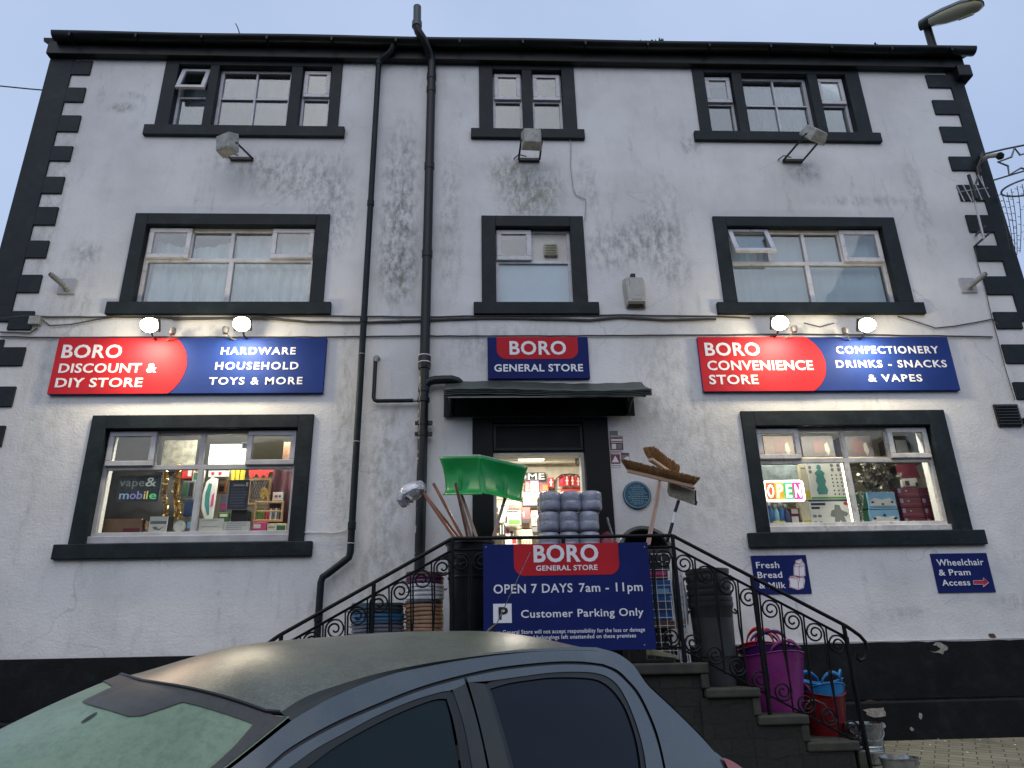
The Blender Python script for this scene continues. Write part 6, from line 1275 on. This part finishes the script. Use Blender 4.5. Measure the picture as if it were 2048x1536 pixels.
def resamp(c, n):
    c = [Vector((a[0], a[1], 0)) for a in c]; d = [0]
    for a, b in zip(c, c[1:]): d.append(d[-1]+(b-a).length)
    out = []
    for i in range(n+1):
        s = d[-1]*i/n; out.append((cub(s, d, [p.x for p in c]), cub(s, d, [p.y for p in c])))
    return out
def side(name, cA, cB, m, n=40, rows=4, inset=0.0, parent=None, sgn=(1,-1), smooth=True, solid=0):
    A, B_ = resamp(cA, n), resamp(cB, n); made = []
    for s in sgn:
        rr = []
        for j in range(rows+1):
            f = j/rows; rr.append([CW(a[0]+(b[0]-a[0])*f, s*(vside(a[0]+(b[0]-a[0])*f, a[1]+(b[1]-a[1])*f)-inset), a[1]+(b[1]-a[1])*f) for a, b in zip(A, B_)])
        g = MB(); g.grid(rr); par = parent[s] if isinstance(parent, dict) else (parent or car)
        o = g.obj(name, m, par, smooth=smooth, solid=solid, sharp=60); made.append(o)
    return dict(zip(sgn, made))
def paint(name, col, rough, metal, coat, grime):
    m, N, L, B = newmat(name); v = coords(N, L); n = noise(N, L, v, 3.5, 7, .65); n2 = noise(N, L, v, 180, 3)
    B.inputs['Metallic'].default_value = metal; B.inputs['Coat Weight'].default_value = coat; B.inputs['Coat Roughness'].default_value = .07
    c = mix(N, L, ramp(N, L, n, .35, .7), col, grime); L.new(c, B.inputs['Base Color'])
    L.new(ramp(N, L, n, .3, .7, rough-.06, rough+.1), B.inputs['Roughness']); bump(N, L, B, n2, .05, .002); return m
M_CAR = paint("car_paint_grey", (.085,.099,.107), .24, .55, .7, (.105,.118,.118))
def dew_mat(name, c0, c1, rough, bs=.22, spec=.5, speck=.4):
    m, N, L, B = newmat(name); v = coords(N, L); n = noise(N, L, v, 2.6, 7, .65); f = noise(N, L, coords(N, L, (1,1,1)), 95, 4, .7); f2 = noise(N, L, v, 28, 6, .7)
    c = mix(N, L, ramp(N, L, n, .3, .7), c0, c1); c = mix(N, L, ramp(N, L, f2, .4, .7, 0, .45), c, tuple(x*.55 for x in c0)); c = mix(N, L, ramp(N, L, f, .45, .65, 0, speck), c, tuple(min(1, x*1.5) for x in c1)); L.new(c, B.inputs['Base Color'])
    B.inputs['Roughness'].default_value = rough; B.inputs['Specular IOR Level'].default_value = spec
    bump(N, L, B, mth(N, L, 'ADD', f, mth(N, L, 'MULTIPLY', f2, .5)), bs, .004); return m
M_ROOF = dew_mat("dewy_car_roof", (.085,.092,.068), (.15,.155,.115), .30, .22, .7)
M_SCREEN = dew_mat("misted_windscreen", (.165,.245,.15), (.245,.335,.21), .36, .12, .5, .12)
M_BAND = dew_mat("dark_band_on_screen", (.045,.042,.034), (.065,.06,.048), .34, .12, .5, .1)
M_SEAL = mat("car_rubber", (.010,.011,.010), .45, var=.2); M_TRIM = mat("pillar_trim", (.030,.033,.026), .38, var=.3, scale=5)
M_SGL = mat("tinted_side_glass", (.008,.012,.020), .06, var=.05, spec=.24); M_FGL = mat("front_side_glass", (.006,.016,.019), .06, var=.05, spec=.24)
UK = [1.25,1.6,2.0,2.5,3.0,3.3]; WC = [1.448,1.536,1.568,1.583,1.547,1.386]
UE = [1.60,1.71,1.82,1.99,2.18,2.38,2.56,2.76,2.97,3.12,3.27]; VE = [.64,.62,.61,.60,.59,.575,.565,.555,.55,.55,.57]; WE = [1.30,1.355,1.385,1.42,1.445,1.462,1.472,1.475,1.472,1.46,1.40]
def hdr(V): return 1.628-.419*(1-abs(V)**2.2)
def roofp(u, V, dw=0):
    ve, we = cub(u, UE, VE), cub(u, UE, WE); wc = cub(u, UK, WC); return CW(u, V*ve, we+(wc-we)*(1-abs(V)**1.83)+dw)
def tailu(V): return 3.28+.05*(1-V*V)
NV = 44
rows = []
for j in range(61):
    f = j/60; rows.append([roofp(hdr(V)+(tailu(V)-hdr(V))*f, V) for V in [-1+2*i/NV for i in range(NV+1)]])
g = MB(); g.grid(rows); g.obj("roof", M_ROOF, car, smooth=True, sharp=80)
g = MB(); g.tube([p+upv_*.002 for p in rows[0]], .0075, 6); g.obj("screen_seal", M_SEAL, car, smooth=True)
def base(V): return Vector((.42+.5*abs(V)**2.2, V*.79, 1.02-.12*V*V))
EDG = [(1.655,1.287),(1.56,1.23),(1.46,1.17),(1.2,1.025),(.92,.885)]; EDL = [0]
for p, q in zip(EDG, EDG[1:]): EDL.append(EDL[-1]+math.hypot(p[0]-q[0], p[1]-q[1]))
def scr(V, t, d=0.0):
    h = roofp(hdr(V), V); u = hdr(V); ve = cub(u, UE, VE); hv = Vector((u, V*ve, (h-CO).dot(upv_))); b = base(V)
    q = hv.lerp(b, t); q.z += .035*4*t*(1-t)
    r1 = Vector((1.628,.64,1.30)).lerp(Vector((.92,.79,.90)), t); r1.z += .035*4*t*(1-t); s_ = t*EDL[-1]; au, aw = lin(s_, EDL, [p[0] for p in EDG]), lin(s_, EDL, [p[1] for p in EDG])
    e = (Vector((au, vside(au, aw)-.004, aw))-r1)*abs(V)**5; e.y *= 1 if V > 0 else -1; q += e; q.z += d; q.x -= d*.5; return CW(q.x, q.y, q.z)
rows = [[scr(V, t) for V in [-1+2*i/NV for i in range(NV+1)]] for t in [j/30 for j in range(31)]]
g = MB(); g.grid(rows); scrn = g.obj("windscreen", M_SCREEN, car, smooth=True, sharp=80)
# dark brown strip round the edge of the misted screen: V across (near side positive), t down from the header
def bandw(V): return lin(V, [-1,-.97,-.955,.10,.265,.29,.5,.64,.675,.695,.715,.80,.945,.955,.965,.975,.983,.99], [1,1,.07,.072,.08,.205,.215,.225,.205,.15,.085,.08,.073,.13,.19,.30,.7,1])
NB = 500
g = MB(); g.grid([[scr(V, .003+(bandw(V)-.003)*f, .0035) for V in [-.985+1.983*i/NB for i in range(NB+1)]] for f in [k/10 for k in range(11)]]); g.obj("dark_screen_band", M_BAND, scrn, smooth=True, sharp=80)
g = MB(); pts = []
for i in range(16): a = 2*math.pi*i/16; pts.append(scr(.51+.010*math.cos(a)+.012*math.sin(a), .275+.036*math.sin(a), .004))
g.add(pts, [tuple(range(16))]); g.obj("screen_sticker", M_SEAL, scrn)
# near side curves (u, w)
RIN = [(1.63,1.32),(1.71,1.36),(1.82,1.395),(1.99,1.43),(2.18,1.457),(2.38,1.475),(2.56,1.485),(2.76,1.488),(2.97,1.487),(3.09,1.482)]
DIT = [(1.66,1.29),(1.71,1.312),(1.81,1.352),(1.98,1.40),(2.17,1.437),(2.38,1.464),(2.56,1.479),(2.73,1.485),(2.97,1.486),(3.09,1.481)]
for s in (1, -1):
    g = MB(); A, B_ = resamp(RIN, 40), resamp(DIT, 40)
    rr = []
    for f in (0, .3, .6, 1):
        r_ = []
        for a, b in zip(A, B_):
            u = a[0]+(b[0]-a[0])*f; ve, we = cub(u, UE, VE), cub(u, UE, WE); pa = Vector((u, ve, we)); pb = Vector((b[0], vside(*b), b[1])); q = pa.lerp(pb, f); r_.append(CW(q.x, s*q.y, q.z-.010*math.sin(math.pi*f)))
        rr.append(r_)
    g.grid(rr); g.obj("drip_strip", M_TRIM, car, smooth=True)
APIL = [(.92,.885),(1.2,1.025),(1.46,1.17),(1.56,1.23)]+DIT
REAR = [(3.20,1.45),(3.26,1.40),(3.275,1.35),(3.29,1.31),(3.37,1.22),(3.48,1.10),(3.53,1.04),(3.58,.98)]
GAP0 = [(1.02,.875),(1.25,.98),(1.48,1.115),(1.56,1.16),(1.64,1.21),(1.79,1.27),(1.96,1.32),(2.15,1.367),(2.35,1.40),(2.53,1.42),(2.80,1.43),(2.96,1.425),(3.08,1.41)]
GAPR = [(3.15,1.38),(3.19,1.33),(3.212,1.29),(3.222,1.23),(3.225,1.14),(3.215,1.06),(3.20,.98)]
side("cant_rail", APIL, GAP0, M_CAR, 60, 5)
side("rear_pillar", [(3.09,1.481)]+REAR, [(3.08,1.41)]+GAPR, M_CAR, 40, 6)
gp = GAP0+GAPR
side("door_seal", [(a, b+.012) for a, b in gp], [(a-.004*(1 if a > 3.1 else 0), b-.030) for a, b in gp[:-7]]+[(a-.035, b-.012) for a, b in gp[-7:]], M_SEAL, 80, 2, .010)
def inn(c, d): return [(a, b-d) for a, b in c]
# front door
FT = inn(GAP0[:8], .013)+[(2.344,1.387)]
FWO = [(1.06,.872),(1.30,.985),(1.50,1.09),(1.65,1.163),(1.73,1.203),(1.84,1.243),(1.95,1.282),(2.10,1.322),(2.23,1.345),(2.275,1.345)]
FWG = [(1.10,.872),(1.34,.983),(1.54,1.08),(1.69,1.148),(1.78,1.195),(1.89,1.238),(2.01,1.277),(2.13,1.308),(2.21,1.322),(2.248,1.313)]
fd = side("front_door", FT, FWO[:-1]+[(2.275,1.348),(2.343,1.367)], M_CAR, 50, 4)
side("window_seal", FWO, FWG[:-1]+[(2.26,1.318)], M_SEAL, 50, 2, .004, fd)
side("door_glass", FWG, [(1.12,.868),(1.6,.88),(2.0,.895),(2.225,.90)], M_FGL, 50, 10, .012, fd)
side("pillar_seal", [(2.246,1.318),(2.250,1.24),(2.240,1.08),(2.225,.90)], [(2.282,1.345),(2.290,1.24),(2.284,1.08),(2.272,.90)], M_SEAL, 20, 2, .003, fd)
side("pillar_cover", [(2.280,1.349),(2.288,1.24),(2.282,1.08),(2.270,.90)], [(2.345,1.367),(2.347,1.24),(2.343,1.08),(2.338,.90)], M_TRIM, 20, 2, .0, fd)
# rear door
RT = [(2.357,1.389),(2.53,1.407),(2.80,1.417),(2.96,1.411),(3.07,1.397),(3.13,1.37),(3.17,1.325),(3.192,1.285),(3.203,1.23),(3.207,1.14),(3.20,1.06),(3.185,.98)]
RWO = [(2.43,1.36),(2.48,1.37),(2.62,1.381),(2.78,1.388),(2.97,1.381),(3.06,1.362),(3.105,1.325),(3.122,1.26),(3.123,1.19),(3.118,1.12),(3.105,1.05),(3.085,.98)]
RWG = [(2.445,1.343),(2.54,1.358),(2.66,1.366),(2.78,1.369),(2.96,1.357),(3.03,1.338),(3.075,1.295),(3.097,1.235),(3.098,1.17),(3.092,1.11),(3.078,1.05),(3.058,.98)]
rd = side("rear_door", RT, [(2.357,1.372),(2.45,1.372)]+RWO[2:], M_CAR, 60, 4)
side("window_seal", RWO, RWG, M_SEAL, 60, 3, .004, rd)
side("window_seal", [(2.43,1.36),(2.432,1.24),(2.436,1.08),(2.445,.90)], [(2.447,1.346),(2.450,1.24),(2.456,1.08),(2.465,.90)], M_SEAL, 20, 2, .003, rd)
side("pillar_cover", [(2.357,1.373),(2.356,1.24),(2.353,1.08),(2.35,.90)], [(2.431,1.362),(2.433,1.24),(2.437,1.08),(2.446,.90)], M_TRIM, 20, 2, .0, rd)
side("door_glass", RWG[:9]+[(3.092,1.11)], [(2.452,.90),(2.6,.90),(2.8,.90),(3.03,.90)], M_SGL, 50, 10, .012, rd)
side("glass_corner", [(3.092,1.112),(3.078,1.05),(3.045,.90)], [(3.05,1.06),(3.03,1.0),(3.02,.90)], M_SGL, 10, 2, .012, rd)
# lower body
def low(u): 
    b = .30
    for uc in (.86, 3.42):
        d = abs(u-uc)
        if d < .36: b = max(b, .31+math.sqrt(.36**2-d*d))
    return b
def lower(name, u0, u1, wt, m, parent=None):
    n = 40; us = [u0+(u1-u0)*i/n for i in range(n+1)]; out = {}
    for s in (1, -1):
        rr = []
        for j in range(9): 
            f = j/8; rr.append([CW(u, s*vside(u, wt(u)+(low(u)-wt(u))*f), wt(u)+(low(u)-wt(u))*f) for u in us])
        g = MB(); g.grid(rr); out[s] = g.obj(name, m, parent[s] if parent else car, smooth=True, sharp=60)
    return out
lower("front_wing", -.02, 1.055, lambda u: cub(u, [-.02,.2,.6,1.055], [.62,.74,.85,.875]), M_CAR)
lower("door_skin", 1.067, 2.343, lambda u: .862+.035*min(1, max(0, (u-1.067)/.8)), M_CAR, fd)
lower("door_skin", 2.355, 3.19, lambda u: .898, M_CAR, rd)
lower("rear_wing", 3.20, 4.0, lambda u: cub(u, [3.2,3.40,3.52,3.62,3.8,4.0], [.985,1.02,1.035,.97,.86,.72]), M_CAR)
for s in (1, -1):
    g = MB(); g.box(0,0,0,0,0,0); g.v, g.f = [], []
    rr = [[CW(u, s*(vside(u, w)-.07), w) for u in [-.0+4.0*i/30 for i in range(31)]] for w in (.9,.6,.30)]
    g.grid(rr); g.obj("inner_panel", M_SEAL, car)
    rr = [[CW(u, s*(.78-.3*f), .29) for u in (.2, 1.3, 2.4, 3.8)] for f in (0,1)]; g = MB(); g.grid(rr); g.obj("sill", M_SEAL, car)
def cross(name, prof, m, bow, vw, n=24):
    rr = []
    for k, (u, w) in enumerate(prof):
        rr.append([CW(u+bow*(V*V), V*vw(u, w), w-.03*V*V) for V in [-1+2*i/n for i in range(n+1)]])
    g = MB(); g.grid(rr); return g.obj(name, m, car, smooth=True, sharp=50)
cross("bumper", [(-.10,.62),(-.17,.50),(-.16,.36),(-.08,.28)], M_CAR, .28, lambda u, w: .74)
rr = []
for f in [i/12 for i in range(13)]:
    r_ = []
    for V in [-1+2*i/24 for i in range(25)]:
        b = base(V); nz = Vector((-.10+.28*V*V, V*.74, .62)); q = b.lerp(nz, f); q.z += .07*4*f*(1-f)*(1-.4*V*V)+(0 if f else -.01); r_.append(CW(q.x, q.y, q.z))
    rr.append(r_)
g = MB(); g.grid(rr); g.obj("bonnet", M_CAR, car, smooth=True, sharp=80)
for s in (1, -1):
    side("headlight", [(.12,.70),(.3,.78),(.5,.835)], [(.05,.60),(.28,.66),(.5,.80)], mat("headlight_clear",(.5,.52,.55),.08,metal=.4), 12, 3, -.004, None, (s,))
tr = []
for (ur, wr) in [(3.28,1.39)]+[(3.30,1.31),(3.38,1.22),(3.49,1.10),(3.55,1.02),(3.66,.93),(3.86,.80),(4.0,.66),(4.02,.45),(3.95,.30)]:
    tr.append([CW(ur+.06*(1-V*V), V*min(.80, (vside(ur, wr) if wr < 1.385 else .57)), wr+(.02*(1-V*V))) for V in [-1+2*i/24 for i in range(25)]])
g = MB(); g.grid(tr[:2]); g.obj("spoiler", M_CAR, car, smooth=True)
g = MB(); g.grid(tr[1:5]); g.obj("rear_screen", M_SGL, car, smooth=True)
g = MB(); g.grid(tr[4:]); g.obj("tailgate", M_CAR, car, smooth=True, sharp=60)
side("tail_light", [(3.575,1.0),(3.62,.985),(3.68,.955),(3.76,.90)], [(3.60,.90),(3.66,.82),(3.74,.76),(3.80,.74)], mat("tail_light_red",(.45,.02,.015),.08,coat=.8), 14, 4, -.012, None, (1, -1))
for uc in (.86, 3.42):
    for s in (1, -1):
        c = CW(uc, s*.76, .30); mt = Matrix((rearv, upv_, nearv*s)).transposed()
        g = MB(); g.lathe([(.17,-.1),(.25,-.1),(.295,-.075),(.30,-.02),(.29,.04),(.20,.06),(.19,.05)], c, 32, mt); wh = g.obj("wheel", mat("tyre",(.015,.015,.016),.8), car, smooth=True)
        g = MB(); g.lathe([(.0,.05),(.05,.055),(.06,.045),(.17,.05),(.195,.058),(.20,.03),(.19,-.02)], c, 32, mt); g.obj("hub_cap", M_STEEL, wh, smooth=True)
am = CW(1.30, .80, .95); g = MB(); g.lathe([(0,-.11),(.06,-.09),(.075,0),(.06,.09),(0,.11)], am+nearv*.12+upv_*.03, 14, Matrix.Rotation(R(90), 3, 'Y')); g.tube([am-nearv*.05, am+nearv*.1], .025, 8); g.obj("door_mirror", M_CAR, car, smooth=True)
c0 = CW(2.4, 0, 0); g = MB()
g.grid([[CW(u, v, .45) for u in (.5, 3.6)] for v in (-.75, .75)]); g.obj("cabin_floor", M_SEAL, car)
# roof aerial
ab = P(976, 1269, CW(3.1, -.1, 1.5).y)
uu = 3.08; ab = roofp(uu, -.12)
k = (ab-CAM); dist = k.dot(fwd)
def at_depth(px, py, d): r = ray(px, py); return CAM+r*d
b0 = at_depth(974, 1271, dist); b1 = at_depth(993, 1248, dist+.01); b2 = at_depth(1061, 1104, dist+.06)
g = MB(); g.tube([b0-Vector((0,0,.012)), b0.lerp(b1,.35)+Vector((0,0,.006)), b1], [.020,.012,.0055], 8); ae = g.obj("aerial_base", M_SEAL, car, smooth=True)
g = MB(); g.tube([b1, b2], [.0026,.0016], 6); g.obj("aerial_whip", M_STEEL, ae, smooth=True)
# ---------------------------------------------------------------- houses added unseen behind the camera to block low sky and darken reflections
ob = thing("unseen_terrace", "unseen row of dark stone houses added behind the camera to darken reflections", "building", (0, -24, -1.44))
M_OST = mat("dark_house_stone", (.075,.07,.06), .85, var=.35, scale=2)
MB().box(-32, 34, -32, -24, -1.44, 6.2).obj("wall", M_OST, ob)
g = MB(); g.add([(-32.4,-23.7,6.1),(34.4,-23.7,6.1),(34.4,-28,9.2),(-32.4,-28,9.2),(34.4,-32.4,6.1),(-32.4,-32.4,6.1)], [(0,1,2,3),(3,2,4,5),(0,3,5),(1,4,2)]); g.obj("roof", MATS["slate"], ob)
for i in range(12):
    x = -29+i*5.3
    for z in (0.0, 3.2): MB().box(x, x+1.2, -23.99, -23.95, z, z+1.6).obj("window", M_SGL, ob)
    if i % 2 == 0: MB().box(x+2.3, x+3.2, -23.99, -23.95, -1.44, .7).obj("door", M_DARK2, ob)
    if i % 3 == 0: MB().box(x+2, x+3.2, -28.5, -27.4, 8.8, 10.4).obj("chimney", M_OST, ob)
